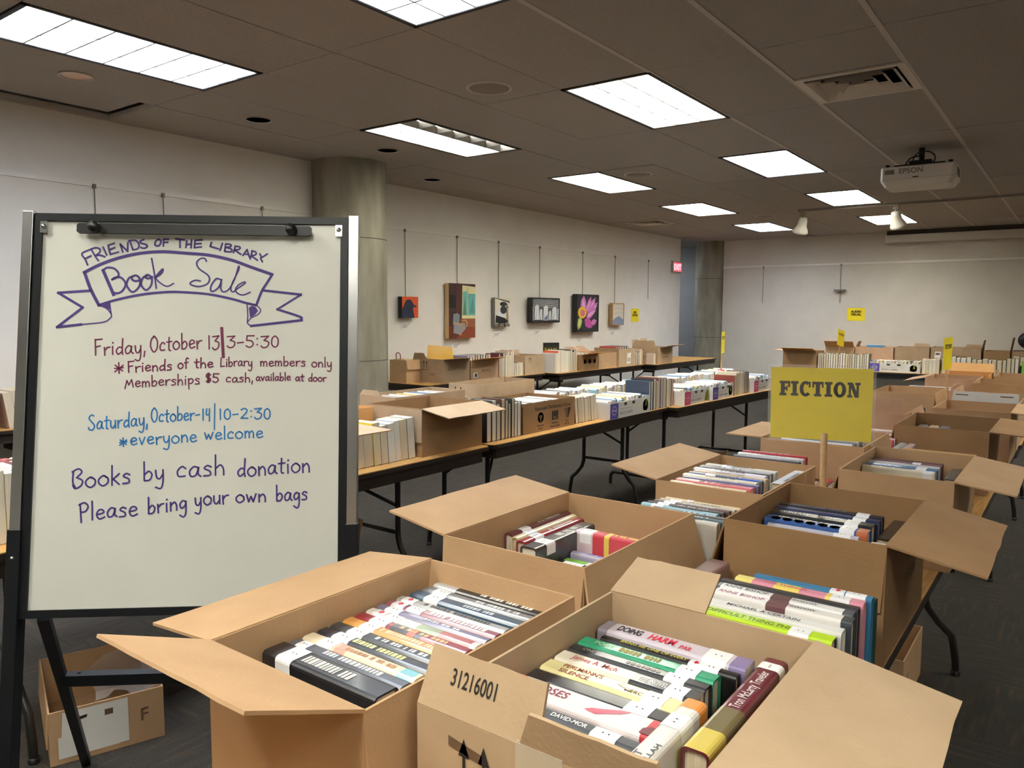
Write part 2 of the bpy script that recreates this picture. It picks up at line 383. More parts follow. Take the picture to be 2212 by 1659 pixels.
MB().box(W_-.002, W_+.004, -.12, .06, -.03, .03, PG).build('side_vent', root)
TRK = mat('track_enamel', (150, 140, 128), .5); SPW = mat('spot_enamel', (224, 218, 206), .45)
o = MB().box(-3.09, 1.2, -.018, .018, -.028, 0, TRK).build('spotlight_track', None, T(0, 10.38, CZ)); tag(o, 'long pale spotlight track across the ceiling', 'light track')
for x, l, aim in ((-3.03, 'white spotlight at the left end of the ceiling track', (-.25, .25, -.85)), (-1.93, 'white spotlight in front of the far ceiling light', (.15, .45, -.85))):
    root = empty('spotlight', T(x, 10.38, CZ-.028), l, 'spotlight', 'spotlights on the ceiling track')
    MB().box(-.03, .03, -.02, .02, -.05, 0, TRK).tube([(0, 0, -.05), (0, 0, -.13)], .012, TRK, 8).build('stem', root)
    d = Vector(aim).normalized(); M = d.to_track_quat('Z', 'Y').to_matrix().to_4x4(); M.translation = (0, 0, -.12)
    MB().lathe([(0, -.05), (.045, -.045), (.055, .0), (.06, .06), (.09, .12), (.095, .15), (.085, .155), (.07, .12), (0, .10)], SPW, 28, M).build('lamp_head', root)
root = empty('projection_screen', T(-2.70, 13.82, 2.62), 'long white rolled-up projection screen case high on the back wall', 'projection screen')
MB().box(0, 4.4, -.08, .08, 0, .12, mat('screen_case', (206, 198, 186), .5)).build('case', root, bevel=.01)
MB().box(0.02, 4.4, -.05, .06, .12, .188, mat('screen_bracket', (60, 54, 48), .7)).build('mounting_rail', root)
# ------------------------------------------------------------------ folding tables
def table(x0, x1, y0, y1, label, group, along='y', legs=None, style='wish', edge=EDGE, rot=0):
    cx, cy = (x0+x1)/2, (y0+y1)/2
    L_, W_ = (y1-y0, x1-x0) if along == 'y' else (x1-x0, y1-y0)
    root = empty('folding_table', T(cx, cy, 0) @ RZ((0 if along == 'y' else -90)+rot), label, 'table', group)
    hw, hl = W_/2, L_/2; e = .003
    def rr(hw, hl, r=.035):
        return [(sx*(hw-r)+r*math.cos(a), sy*(hl-r)+r*math.sin(a)) for sx, sy, a0 in ((1, 1, 0), (-1, 1, 90), (-1, -1, 180), (1, -1, 270)) for a in [math.radians(a0+q*22.5) for q in range(5)]]
    MB().prism(rr(hw-e, hl-e), ZT-.019, ZT, WOOD).build('table_top', root)
    MB().prism(rr(hw, hl), ZT-.024, ZT-.0035, edge).build('edge_band', root)
    ap = MB(); a = hw-.03; b = hl-.05
    for s in (-1, 1):
        ap.box(s*a-.006, s*a+.006, -b, b, ZT-.085, ZT-.024, edge); ap.box(-a, a, s*b-.006, s*b+.006, ZT-.085, ZT-.024, edge)
    ap.build('apron', root)
    for yl, d in (legs or ((-hl+.32, 1), (hl-.32, -1))):
        xo = hw-.21
        for s in (-1, 1):
            if style == 'wish':
                P = [(s*xo, yl, ZT-.03), (s*xo, yl, .40), (s*xo, yl, .31)]+[(s*(xo+.13*(1-math.cos(t))/1.0), yl, .31-.17*t/1.57) for t in (.5, 1.0, 1.4)]+[(s*(xo+.125), yl, .06), (s*(xo+.128), yl, .012)]
                MB().tube(P, .0145, STEEL, 10).lathe([(.017, 0), (.018, .02), (.0, .021)], BLK, 10, T(s*(xo+.128), yl, 0)).build('leg', root)
            else:
                MB().tube([(s*xo, yl, ZT-.03), (s*xo, yl, .10)], .0145, STEEL, 10).build('leg', root)
        if style == 'wish':
            MB().tube([(-xo, yl, .33), (xo, yl, .33)], .011, STEEL, 8).build('crossbar', root)
        else:
            h = hw-.05
            P = [(-h, yl, .01), (-h, yl, .07)]+[(-h+.05*(1-math.cos(t)), yl, .07+.045*math.sin(t)) for t in (.6, 1.1, 1.57)]
            P += [(-p[0], p[1], p[2]) for p in P[::-1]]
            MB().tube(P, .0145, STEEL, 10).build('foot_bar', root)
        br = MB()
        for s in (-1, 1): br.tube([(s*xo, yl, .47), (s*xo*.45, yl+d*.17, .585), (s*xo*.3, yl+d*.22, .66), (s*xo*.3, yl+d*.27, ZT-.03)], .009, STEEL, 6)
        br.box(-.09, .09, yl+d*.16, yl+d*.21, .58, .61, STEEL)
        br.build('brace', root)
    return root
G = 'folding tables in the row nearest the camera'
table(-1.045, -.292, .28, 2.66, 'near folding table under the closest boxes, its oak edge at the right', G, legs=((-.85, 1), (.8, -1)))
table(-1.03, -.262, 2.68, 5.10, 'second folding table in the near row, behind the clear fiction sign', G, legs=((3.5-3.89, 1), (4.88-3.89, -1)))
table(-1.02, -.25, 5.12, 7.55, 'farthest folding table in the near row of boxes', G, legs=((6.48-6.335, 1), (.95, -1)))
G = 'folding tables in the middle row'
table(-3.33, -2.57, .80, 3.27, 'dark-edged folding table partly behind the whiteboard', G, legs=((.98-2.035, 1), (2.76-2.035, -1)))
table(-3.33, -2.57, 3.29, 5.50, 'folding table holding the printed brown box with round emblems', G, legs=((3.50-4.395, 1), (5.15-4.395, -1)))
table(-3.19, -2.43, 5.52, 8.0, 'folding table under the far pink and purple produce trays', G, legs=((5.70-6.76, 1), (7.35-6.76, -1)), style='bar', rot=-3)
G = 'folding tables along the painting wall'
table(-5.67, -5.22, .30, 2.50, 'narrow table by the wall at the left edge of the view', G)
table(-5.67, -5.20, 2.52, 4.50, 'narrow table by the wall under the orange snack box', G)
table(-5.86, -5.22, 5.62, 7.72, 'wall table just right of the near concrete column', G)
table(-5.80, -5.05, 7.74, 9.98, 'wall table below the flower painting', G)
table(-5.62, -4.87, 10.0, 12.25, 'half-empty wall table ending near the far column', G)
G = 'folding tables along the back wall'
BKE = mat('black_table_edge', (30, 31, 32), .5)
table(-3.38, -1.04, 10.62, 11.38, 'folding table in front of the back wall, its dark edge beyond the fiction sign', G, 'x', edge=BKE)
table(-1.02, 1.32, 10.62, 11.38, 'folding table of hardcovers at the far right', G, 'x', edge=BKE)
table(-3.62, -1.28, 13.2, 13.94, 'folding table against the back wall under the audio visual notice', G, 'x')
table(-1.26, 1.08, 13.2, 13.94, 'folding table against the back wall at the far right', G, 'x')

# ------------------------------------------------------------------ cardboard boxes
def flap_mb(width, length, m, taper=0, th=.0045, tears=None):
    """hinge along local x at y=0, flap grows along +y, thickness in z"""
    a = taper; pts = [(-width/2, 0), (width/2, 0), (width/2-a, length), (-width/2+a, length)]
    if tears:
        pts = [(-width/2, 0), (width/2, 0), (width/2-a, length)]
        k = 7; rd = random.Random(tears)
        for q in range(1, k): pts.append((width/2-a-(width-2*a)*q/k, length+rd.uniform(-.0018, .0018)))
        pts.append((-width/2+a, length))
    return MB().prism(pts, -th/2, th/2, m)
def carton(x0, x1, y0, y1, h, label, m=KRAFT, z0=ZT, flaps=(), prints=None, group='open cardboard boxes of books', rot=0, floor=.005, name='cardboard_box', wall=.0045, rim=None):
    """flaps: (side, angle from upright outward, length, s0, s1, taper); side N/S/E/W = +y/-y/+x/-x"""
    cx, cy = (x0+x1)/2, (y0+y1)/2; a, b = (x1-x0)/2, (y1-y0)/2
    root = MB(); w_ = wall
    root.box(-a, a, -b, -b+w_, 0, h, m).box(-a, a, b-w_, b, 0, h, m).box(-a, -a+w_, -b+w_, b-w_, 0, h, m).box(a-w_, a, -b+w_, b-w_, 0, h, m).box(-a+w_, a-w_, -b+w_, b-w_, 0, floor, m)
    FR = {'S': frame((0, -b-.0006, 0), (1, 0, 0), (0, 0, 1)), 'N': frame((0, b+.0006, 0), (-1, 0, 0), (0, 0, 1)), 'E': frame((a+.0006, 0, 0), (0, 1, 0), (0, 0, 1)), 'W': frame((-a-.0006, 0, 0), (0, -1, 0), (0, 0, 1))}
    if prints: prints(root, FR, a, b, h)
    o = root.build(name, None, T(cx, cy, z0) @ RZ(rot)); tag(o, label, 'box', group)
    if flaps and isinstance(flaps[0], str): flaps = (flaps,)
    for fl in flaps:
        side, ang, ln = fl[:3]; s0, s1 = (fl[3], fl[4]) if len(fl) > 4 else (0, 1); tp = fl[5] if len(fl) > 5 else .006
        fm = fl[6] if len(fl) > 6 and fl[6] else m; deco = fl[7] if len(fl) > 7 else None
        wd = {'S': 2*a, 'N': 2*a, 'E': 2*b, 'W': 2*b}[side]
        F = FR[side]; mid = (-.5+(s0+s1)/2)*wd
        M = F @ T(mid, h, -.003) @ RX(ang if True else 0)     # local y up, z outward
        f = flap_mb(wd*(s1-s0), ln, fm, tp, tears=hash_(label+side))
        if deco: deco(f, wd*(s1-s0), ln)
        f.build('flap', o, M)
    return o
def hash_(s): return sum(ord(c)*(i+3) for i, c in enumerate(s)) % 9973+1
def arrows(mb, F, x, y, s, m=INK, tail=.55):
    for k in (-1, 1):
        X = x+k*s*.33
        mb.poly([(X-s*.19, y+s*.25), (X+s*.19, y+s*.25), (X, y+s*.75)], .0002, m, F)
        mb.poly([(X-s*.05, y-s*tail), (X+s*.05, y-s*tail), (X+s*.05, y+s*.26), (X-s*.05, y+s*.26)], .0002, m, F)

# ------------------------------------------------------------------ books
BOOKN = [0]
def bprof(t, w_, r, n=3):
    P = [(-t/2, 0.0)]
    for k in range(n+1):
        a = math.pi-k*math.pi/2/n; P.append((-t/2+r+r*math.cos(a), w_-r+r*math.sin(a)))
    for k in range(n+1):
        a = math.pi/2-k*math.pi/2/n; P.append((t/2-r+r*math.cos(a), w_-r+r*math.sin(a)))
    return P+[(t/2, 0.0)]
SPINE_UP = Matrix.Identity(4)
FORE_E = Matrix(((0, 0, -1, 0), (0, 1, 0, 0), (1, 0, 0, 0), (0, 0, 0, 1)))     # upright, pages facing +x
FORE_S = Matrix(((0, 1, 0, 0), (0, 0, 1, 0), (1, 0, 0, 0), (0, 0, 0, 1)))      # upright, pages facing -y
def book(M, L, w_, t, rgb, label, group, hard=True, bands=(), sticker=None, title=None, pages=None, leaf=None, parts=True, art=None):
    """local: spine along x at height w_, thickness y, fore edge at z=0; sticker/leaf/bands are fractions along x"""
    m = rgb if not isinstance(rgb, tuple) else cov(rgb, hard)
    r = min(.007, t*.38); th = min(.0028 if hard else .0012, t*.2)
    P = bprof(t, w_, r); Q = [(y*(1-2*th/t) if abs(y) > 1e-9 else y, z if z == 0 else z-th) for y, z in P]
    mb = MB(); n = len(P); h = L/2
    vs = [(x, y, z) for x in (-h, h) for y, z in P]+[(x, y, z) for x in (-h, h) for y, z in Q]
    fs = []; sm = []
    for i in range(n-1):
        fs.append((i, i+1, n+i+1, n+i)); fs.append((2*n+i, 3*n+i, 3*n+i+1, 2*n+i+1))
        fs.append((i, 2*n+i, 2*n+i+1, i+1)); fs.append((n+i, n+i+1, 3*n+i+1, 3*n+i))
    fs += [(0, n, 3*n, 2*n), (n-1, 3*n-1, 4*n-1, 2*n-1)]
    mb.add(vs, fs, m)
    def strip(mb, a, b, mm, off, lo=.35, k0=0):
        R = [(y*(1+2*off/t), z+(off if z > 0 else 0)) for y, z in P]; R[0] = (R[0][0], w_*(1-lo)); R[-1] = (R[-1][0], w_*(1-lo))
        mb.add([(x, y, z) for x in (a, b) for y, z in R], [(i, i+1, n+i+1, n+i) for i in range(n-1)], mm)
    for i_, (a, b, c) in enumerate(bands): strip(mb, (a-.5)*L, (b-.5)*L, cov(c, hard) if isinstance(c, tuple) else c, .0002+.00008*i_, 1.0 if (b-a) > .3 else .5)
    tw = t-2*r*.5
    if title:
        for tt in title:       # (text, fraction, size frac of t, rgb, flip, dy)
            s, fx, k, c = tt[:4]; flip = tt[4] if len(tt) > 4 else 0; dy = tt[5] if len(tt) > 5 else 0; wd = tt[6] if len(tt) > 6 else None
            F = T((fx-.5)*L, dy*t, w_+.0006) @ (RZ(180) if flip else Matrix.Identity(4))
            if s is None:      # illegible lettering: a row of small marks
                rd = random.Random(hash_(label)); x = -wd*L/2; mm = cov(c, False)
                while x < wd*L/2:
                    q = rd.uniform(.003, .008); mb.poly([(x, -tw*k/2), (x+q, -tw*k/2), (x+q, tw*k/2), (x, tw*k/2)], 0, mm, F); x += q+(.002 if rd.random() < .8 else .008)
            else: mb.text(s, tw*k, cov(c, False), F, bold=tt[7] if len(tt) > 7 else .01, width=wd*L if wd else None)
    if art: art(mb, L, w_, t)
    o = mb.build('hardcover_book' if hard else 'paperback_book', None, M); tag(o, label, 'book', group)
    if parts:
        i = .004 if hard else .0008
        g = th*1.05
        MB().box(-h+i, h-i, -t/2+g, t/2-g, i*.8, w_-th*1.6, pages or (PAGES if random.random() < .6 else PAGES2)).build('page_block', o)
        if sticker is not None:
            a, b = sticker; s_ = MB(); strip(s_, (a-.5)*L, (b-.5)*L, LABEL, .0006, .16)
            sc = (a+b-1)/2*L
            for q in (-.12, .12): s_.poly([(sc+q*(b-a)*L-.001, -.0015), (sc+q*(b-a)*L+.001, -.0015), (sc+q*(b-a)*L+.001, .0015), (sc+q*(b-a)*L-.001, .0015)], w_+.0008, INK)
            s_.build('spine_sticker', o)
        if leaf is not None:
            s_ = MB(); a, b = leaf; strip(s_, (a-.5)*L, (b-.5)*L, LABEL, .00075, .12); x = (a+b-1)/2*L; k = min((b-a)*L, tw)*.4
            RED = mat('red_maple_leaf', (214, 30, 46), .5)
            pts = [(0, 1), (.25, .55), (.5, .7), (.45, .25), (.95, .3), (.75, 0), (.9, -.15), (.35, -.5), (.06, -.45), (.06, -.95), (-.06, -.95), (-.06, -.45), (-.35, -.5), (-.9, -.15), (-.75, 0), (-.95, .3), (-.45, .25), (-.5, .7), (-.25, .55)]
            s_.poly([(x+p[1]*k, p[0]*k) for p in pts], w_+.0009, RED)
            s_.build('maple_leaf_sticker', o)
    return o
CNAME = [((20, 20, 24), 'black'), ((90, 90, 95), 'grey'), ((235, 235, 235), 'white'), ((190, 190, 195), 'pale grey'), ((30, 45, 80), 'navy'), ((60, 110, 170), 'blue'), ((140, 195, 225), 'light blue'), ((180, 40, 50), 'red'), ((110, 30, 45), 'maroon'),
         ((220, 120, 130), 'pink'), ((235, 200, 205), 'pale pink'), ((235, 225, 195), 'cream'), ((235, 205, 80), 'yellow'), ((230, 150, 60), 'orange'), ((60, 150, 110), 'green'), ((150, 190, 60), 'lime green'), ((25, 80, 75), 'dark teal'), ((150, 130, 180), 'lavender'), ((90, 60, 110), 'purple'), ((110, 80, 60), 'brown'), ((190, 160, 120), 'tan')]
def cname(c): return min(CNAME, key=lambda q: sum((a-b)**2 for a, b in zip(q[0], c)))[1]
def row_spine(x, y, z, specs, where, group, step_dir=1, yaw=0, gap=.0015, frm='from the front', lean=0, L0=.238, W0=.162, dz=0):
    """books spine up, spines along x, stacked along +y starting at y; x = centre of spines"""
    for i, sp in enumerate(specs):
        d = dict(sp); t = d.pop('t', .028); L = d.pop('L', L0); w_ = d.pop('w', W0); c = d.pop('c'); dx = d.pop('dx', 0); dd = d.pop('d', ''); ln = d.pop('lean', lean); hard = d.pop('hard', True)
        lab = d.pop('label', None) or f"{d.pop('cn', None) or cname(c)} {'hardcover' if hard else 'paperback'}{' '+dd if dd else ''}, {ORD[i]} {frm} {where}"
        d.pop('cn', None)
        for alt in (lab.replace('from the front', 'from front'), lab.replace(dd and ' '+dd or '~', '', 1) if dd else lab):
            if len(lab.split()) > 16: lab = alt
        if len(lab.split()) > 16: lab = lab.replace('from the front', 'from front')
        yc = y+t/2; y += t+gap+abs(math.sin(math.radians(ln)))*0
        M = T(x+dx, yc, z) @ RZ(yaw) @ RX(ln)
        book(M, L, w_, t, c, lab, group, hard, **d)
    return y
# ------------------------------------------------------------------ near row: boxes
GB = 'open boxes on the near row of tables'
FL = .05                                  # raised inner floor (folded cardboard under the books)
WHITE_M = mat('white_cardboard', (222, 220, 216), .6)
carton(-.97, -.65, .587, 1.05, .26, 'large brown box at the bottom left with two wide-open flaps', KRAFT, flaps=(('W', 96, .165), ('S', 68, .168), ('E', 176, .15), ('N', -172, .1)), group=GB, floor=FL)
def pB(mb, FR, a, b, h):
    arrows(mb, FR['S'], -a+.088, h-.052, .044, INK, 2.6); mb.poly([(-a+.05, h-.022), (-a+.10, h-.03), (-a+.10, h-.042), (-a+.05, h-.034)], .0002, FADED, FR['S'])
def num(f, wd, ln): f.text('31216001', .019, INK, T(-.012, ln*.60, .0028), bold=.012, width=.066)
o = carton(-.615, -.281, .64, 1.11, .26, 'brown box numbered 31216001 in the bottom centre, full of hardcovers', TAN, flaps=(('E', 98, .187, 0, 1, .015), ('N', 65, .09, .5, 1, .008), ('S', -22, .070, 0, .52, .004, None, num), ('S', 10, .045, .45, 1, .018)), prints=pB, group=GB, floor=FL)
MB().box(-.0, .06, -.0012, .0, -.035, .004, TAPE).box(.0, .06, 0, .02, .004, .0052, TAPE).build('packing_tape', o, T(-.02, -.2355, .26))
carton(-1.055, -.71, 1.18, 1.667, .26, 'brown box behind the bottom left box, its long flap spread to the left', KRAFT, flaps=(('W', 82, .17), ('S', 174, .15), ('E', 166, .15, 0, 1, -.02)), group=GB, floor=FL)
def pD(mb, FR, a, b, h):
    mb.text('ZEST', .035, FADED, FR['E'] @ T(.05, h*.72, 0), bold=.01); mb.text('FUTURE', .028, FADED, FR['E'] @ T(.05, h*.5, 0), bold=.01)
carton(-.636, -.296, 1.67, 2.15, .26, 'brown box with a big flap spread right over the table edge, holding navy hardcovers', DARKB, flaps=(('E', 101, .18, 0, 1, .012), ('S', 177, .14), ('W', 163, .13, .45, 1)), prints=pD, group=GB, floor=FL)
carton(-.575, -.268, 2.43, 2.93, .26, 'brown box right of the dowel, with a blue hardcover inside', KRAFT, flaps=(('E', 98, .15, 0, 1, .01), ('S', 177, .13), ('W', 164, .12)), group=GB, floor=FL)
carton(-.630, -.283, 3.57, 4.09, .26, 'tall-sided brown box right of the fiction sign, two white page edges inside', DARKB, flaps=(('E', 94, .17, 0, 1, .01), ('W', 168, .12, .3, 1)), group=GB, floor=FL)
carton(-.597, -.262, 4.35, 4.82, .26, 'brown box with pink and mint spines at its right end', KRAFT, flaps=(('E', 95, .16), ), group=GB, floor=FL)
def wfl(f, wd, ln):
    for x in (-.11, .10): f.poly([(x-.03, ln*.62), (x+.03, ln*.62), (x+.03, ln*.72), (x-.03, ln*.72)], .0027, FADED); 
carton(-.575, -.262, 4.88, 5.55, .25, 'box with a white printed front flap standing up, at the right edge', TAN, flaps=(('S', -3, .055, 0, 1, .004, WHITE_M, wfl), ('W', 12, .05, .2, .9, .02, PINKB)), group=GB, floor=FL)
carton(-.605, -.29, 6.13, 6.62, .26, 'far brown box at the right edge, second from the end of its column', KRAFT, flaps=(('W', 172, .1), ), group=GB)
carton(-.548, -.23, 6.98, 7.40, .26, 'last brown box at the right end of the near row', KRAFT, flaps=(('W', 20, .03, 0, .5), ), group=GB)
carton(-.945, -.642, 1.95, 2.43, .26, 'brown box full to the rim with a red hardcover at its front', KRAFT, flaps=(('W', 81, .15, 0, 1, .004), ('S', 177, .12), ('E', 172, .10, 0, .8, .03)), group=GB, floor=.08)
carton(-.965, -.60, 2.88, 3.30, .26, 'brown box directly under the yellow fiction sign', KRAFT, flaps=(('W', 90, .14, 0, 1, .004), ('S', 174, .13), ('E', 166, .13, .2, 1, .02)), group=GB, floor=.07)
carton(-.96, -.655, 3.965, 4.44, .26, 'greyish brown box with one flap standing straight up behind the fiction sign', PINKB, flaps=(('S', -8, .078, 0, .96, .002), ('E', 164, .14, .32, 1)), group=GB, floor=FL)
carton(-1.03, -.690, 5.10, 5.575, .26, 'empty-topped brown box behind the fiction sign, near its right edge', KRAFT, flaps=(('E', 172, .14), ('S', 177, .14)), group=GB)
carton(-.985, -.685, 5.66, 6.02, .20, 'low pale box right behind the second sign post', PINKB, flaps=(('E', 14, .07, 0, 1, .02), ), group=GB, floor=.09)
carton(-.945, -.611, 6.45, 6.90, .26, 'brown box with a curled flap sticking out left, far end of the near row', PINKB, flaps=(('W', 103, .155, 0, 1, .02), ), group=GB)
carton(-.90, -.58, 6.94, 7.35, .26, 'far brown box with an orange back flap raised', ORANGEB, flaps=(('N', 58, .12, 0, 1, .01), ), group=GB)

# ------------------------------------------------------------------ near row: books
K, W, NV, GR = (26, 27, 30), (232, 230, 228), (32, 42, 62), (94, 94, 98)
CR_, MAR = (228, 220, 196), (104, 34, 48)
zB = ZT+FL+.0015
g = 'hardcovers in the numbered box at the bottom centre'
wh = 'in the numbered box'
wt = (238, 238, 238)
row_spine(-.4965, .742, zB, [
    dict(c=(30, 40, 54), t=.029, d='with an orange title and a red dot', title=[('THE SHINI', .50, .75, (232, 88, 48), 0, 0, .24, .03), ('RELL', .20, .5, (200, 200, 205), 0, 0, .12, .02)], bands=[(.93, .97, (214, 60, 44))], sticker=(.68, .83)),
    dict(c=(70, 73, 78), t=.026, d='lettered in white', title=[('ECTOR', .22, .8, wt, 0, 0, .18, .03), ('DAVID-MOR', .52, .45, wt, 0, 0, .24, .02)], sticker=(.68, .84)),
    dict(c=(226, 214, 216), t=.046, w=.170, cn='pale pink', d='with rose petals on its spine', title=[('ROSES', .28, .42, (138, 66, 84), 0, .05, .24)], bands=[(.0, .055, (206, 84, 90)), (.93, 1, (196, 60, 70))], art=lambda mb, L, w_, t: mb.poly([(.010, -.012), (.018, -.004), (.03, .001), (.05, .012), (.064, .016), (.055, .004), (.04, -.006), (.028, -.015)], w_+.0007, cov((212, 70, 104))).poly([(.092, -.02), (.118, -.02), (.116, .0), (.100, .0), (.092, -.008)], w_+.0007, cov((110, 24, 44)))),
    dict(c=(38, 38, 42), t=.036, d='without a title', sticker=(.70, .86)),
    dict(c=(226, 216, 160), t=.036, cn='pale yellow', d='with a dark red title', title=[('PERLMANN\'S', .27, .34, (150, 62, 50), 0, .2, .29), ('SILENCE', .24, .34, (150, 62, 50), 0, -.22, .22), ('MERC', .66, .3, (110, 96, 60), 0, -.1, .12)], sticker=(.73, .87), art=lambda mb, L, w_, t: mb.poly([(.005, .004), (.012, .009), (.03, -.002), (.028, -.006), (.012, .001)], w_+.0007, cov((88, 76, 60)))),
    dict(c=(228, 220, 202), t=.036, cn='cream and black', d='lettered in red', title=[('James A. Mich', .27, .45, (198, 92, 92), 0, .05, .34), ('THE NOVEL', .70, .4, wt, 0, 0, .20)], bands=[(.56, 1, (40, 44, 50))], sticker=(.80, .93)),
    dict(c=(48, 50, 54), t=.028, cn='charcoal', d='with small white lettering', title=[('ONE', .14, .4, (176, 170, 160), 0, 0, .09), (None, .55, .35, (176, 170, 160), 0, 0, .24)], sticker=(.72, .86)),
    dict(c=(44, 158, 118), t=.032, d='with gold lettering', title=[('PORT', .18, .4, (190, 220, 190), 0, 0, .15), (None, .45, .5, (170, 150, 84), 0, 0, .30)], sticker=(.74, .88)),
    dict(c=(24, 24, 24), t=.021, dx=.02, d='with a yellow title and maple leaf', title=[('BRING ME ONE OF EVERY', .40, .55, (222, 210, 96), 0, 0, .5)], sticker=(.76, .88), leaf=(.67, .76)),
    dict(c=(206, 196, 208), t=.044, w=.168, L=.242, dx=.014, cn='lavender', d='with a bold black and red title', title=[('DOING', .20, .5, (40, 36, 44), 0, 0, .17, .03), ('HARM', .43, .52, (212, 36, 60), 0, 0, .18, .03), ('PAR', .60, .36, (212, 36, 60), 0, -.15, .08, .02)], bands=[(.9, 1, (136, 122, 168)), (0, .07, (140, 132, 146))], sticker=(.73, .88)),
], wh, g, L0=.220, W0=.164)
def along_y(x, y, z, L, w_, t, c, label, group, flip=0, lean=0, **k):
    return book(T(x, y, z) @ RZ(90 if not flip else -90) @ RX(lean), L, w_, t, c, label, group, **k)
along_y(-.331, .945, zB, .29, .176, .034, MAR, 'maroon hardcover with white lettering lying along the right wall of the numbered box', g, sticker=(.86, .94), title=[('Tron McLarty Traveler', .62, .5, (226, 214, 210), 0, 0, .42)], bands=[(.0, .40, (112, 100, 62)), (.0, .18, (206, 186, 84))])
along_y(-.371, .772, zB, .25, .182, .030, (226, 222, 218), 'white and orange hardcover lying lengthwise at the near corner of the numbered box', g, sticker=(.68, .82), title=[('DUST', .32, .42, (120, 120, 124), 0, .16, .2), ('ABDULLAH', .36, .3, (84, 84, 88), 0, -.24, .3)], bands=[(.90, 1, (232, 150, 72))])

wh = 'in the bottom left box'; g = 'hardcovers in the bottom left box'
fl = lambda f, k, c, wd: [(None, f, k, c, 1, 0, wd)]
row_spine(-.838, .650, zB, [
    dict(c=(24, 26, 26), t=.016, w=.125, hard=False, dx=.02, d='with a red maple leaf', sticker=(.30, .40), leaf=(.17, .27), title=[('The Plague', .62, .6, (126, 190, 176), 1, 0, .25), (None, .85, .4, (232, 186, 84), 1, 0, .16)]),
    dict(c=(30, 32, 38), t=.045, w=.170, d='the thickest, with big pale letters on its cover', sticker=(.13, .27), title=[(None, .52, .5, (206, 206, 204), 1, 0, .4)],
         art=lambda mb, L, w_, t: mb.text('W', .036, cov((226, 222, 210)), frame((-.012, -t/2-.0008, .098), (1, 0, 0), (0, 0, 1)) @ RZ(-90), bold=.03).text('H', .02, cov((226, 222, 210)), frame((-.098, -t/2-.0008, .11), (1, 0, 0), (0, 0, 1)) @ RZ(-90), bold=.02).text('RICH', .018, cov((226, 222, 210)), frame((-.06, -t/2-.0008, .10), (1, 0, 0), (0, 0, 1)) @ RZ(-90), bold=.01).poly([(.03, .13), (.11, .13), (.115, .09), (.09, .10), (.07, .085), (.045, .098), (.03, .09)], 0, cov((222, 218, 206)), frame((0, -t/2-.0008, 0), (1, 0, 0), (0, 0, 1)))),
    dict(c=(86, 92, 104), t=.026, d='with slanted silver lettering', title=fl(.55, .6, (206, 208, 212), .5), sticker=(.06, .16)),
    dict(c=(224, 208, 178), t=.028, d='with a pale rainbow spine', title=fl(.6, .4, (178, 130, 96), .4), sticker=(.14, .28), bands=[(.30, .40, (214, 160, 140)), (.86, .97, (120, 186, 200))]),
    dict(c=(36, 40, 54), t=.026, d='with pale yellow lettering', title=fl(.55, .6, (228, 224, 160), .42), sticker=(.14, .3)),
    dict(c=(58, 62, 66), t=.026, d='with blurred white lettering', title=fl(.62, .5, (214, 216, 220), .45), sticker=(.16, .31)),
    dict(c=(222, 158, 82), t=.026, d='with a cream title', title=fl(.6, .55, (246, 226, 190), .55), sticker=(.16, .30)),
    dict(c=(150, 48, 60), t=.024, d='with a patchwork of colours', title=fl(.62, .5, (228, 190, 150), .4), bands=[(.34, .62, (44, 40, 52)), (.5, .56, (222, 80, 50))], sticker=(.14, .30)),
    dict(c=(222, 214, 208), t=.024, d='with a red leaf and soft colours', leaf=(.06, .17), sticker=(.18, .32), bands=[(.48, .68, (136, 150, 118)), (.68, .95, (180, 92, 92))]),
    dict(c=(122, 116, 146), t=.022, cn='grey violet', d='with a white lower edge', title=fl(.6, .4, (226, 226, 232), .3), sticker=(.08, .22)),
    dict(c=(150, 84, 100), t=.024, cn='dusty maroon', d='with a red leaf sticker', leaf=(.05, .17), sticker=(.20, .34), title=fl(.65, .6, (240, 226, 228), .5)),
    dict(c=(168, 168, 166), t=.024, d='with a red leaf and dark letters', leaf=(.05, .17), title=fl(.55, .5, (84, 82, 80), .6)),
    dict(c=(62, 86, 108), t=.030, w=.170, cn='slate blue', d='with a white sticker', sticker=(.14, .28), dx=.01, title=fl(.6, .4, (206, 214, 222), .3)),
    dict(c=(120, 122, 126), t=.025, w=.170, d='shining silver', title=fl(.68, .5, (222, 222, 222), .4), sticker=(.10, .24), dx=.012),
    dict(c=(28, 30, 34), t=.022, w=.172, d='with a broad white title', title=fl(.68, .6, (240, 240, 240), .45), bands=[(0, .22, (190, 190, 194))], dx=.016),
], wh, g, L0=.240, W0=.166, gap=.0006)

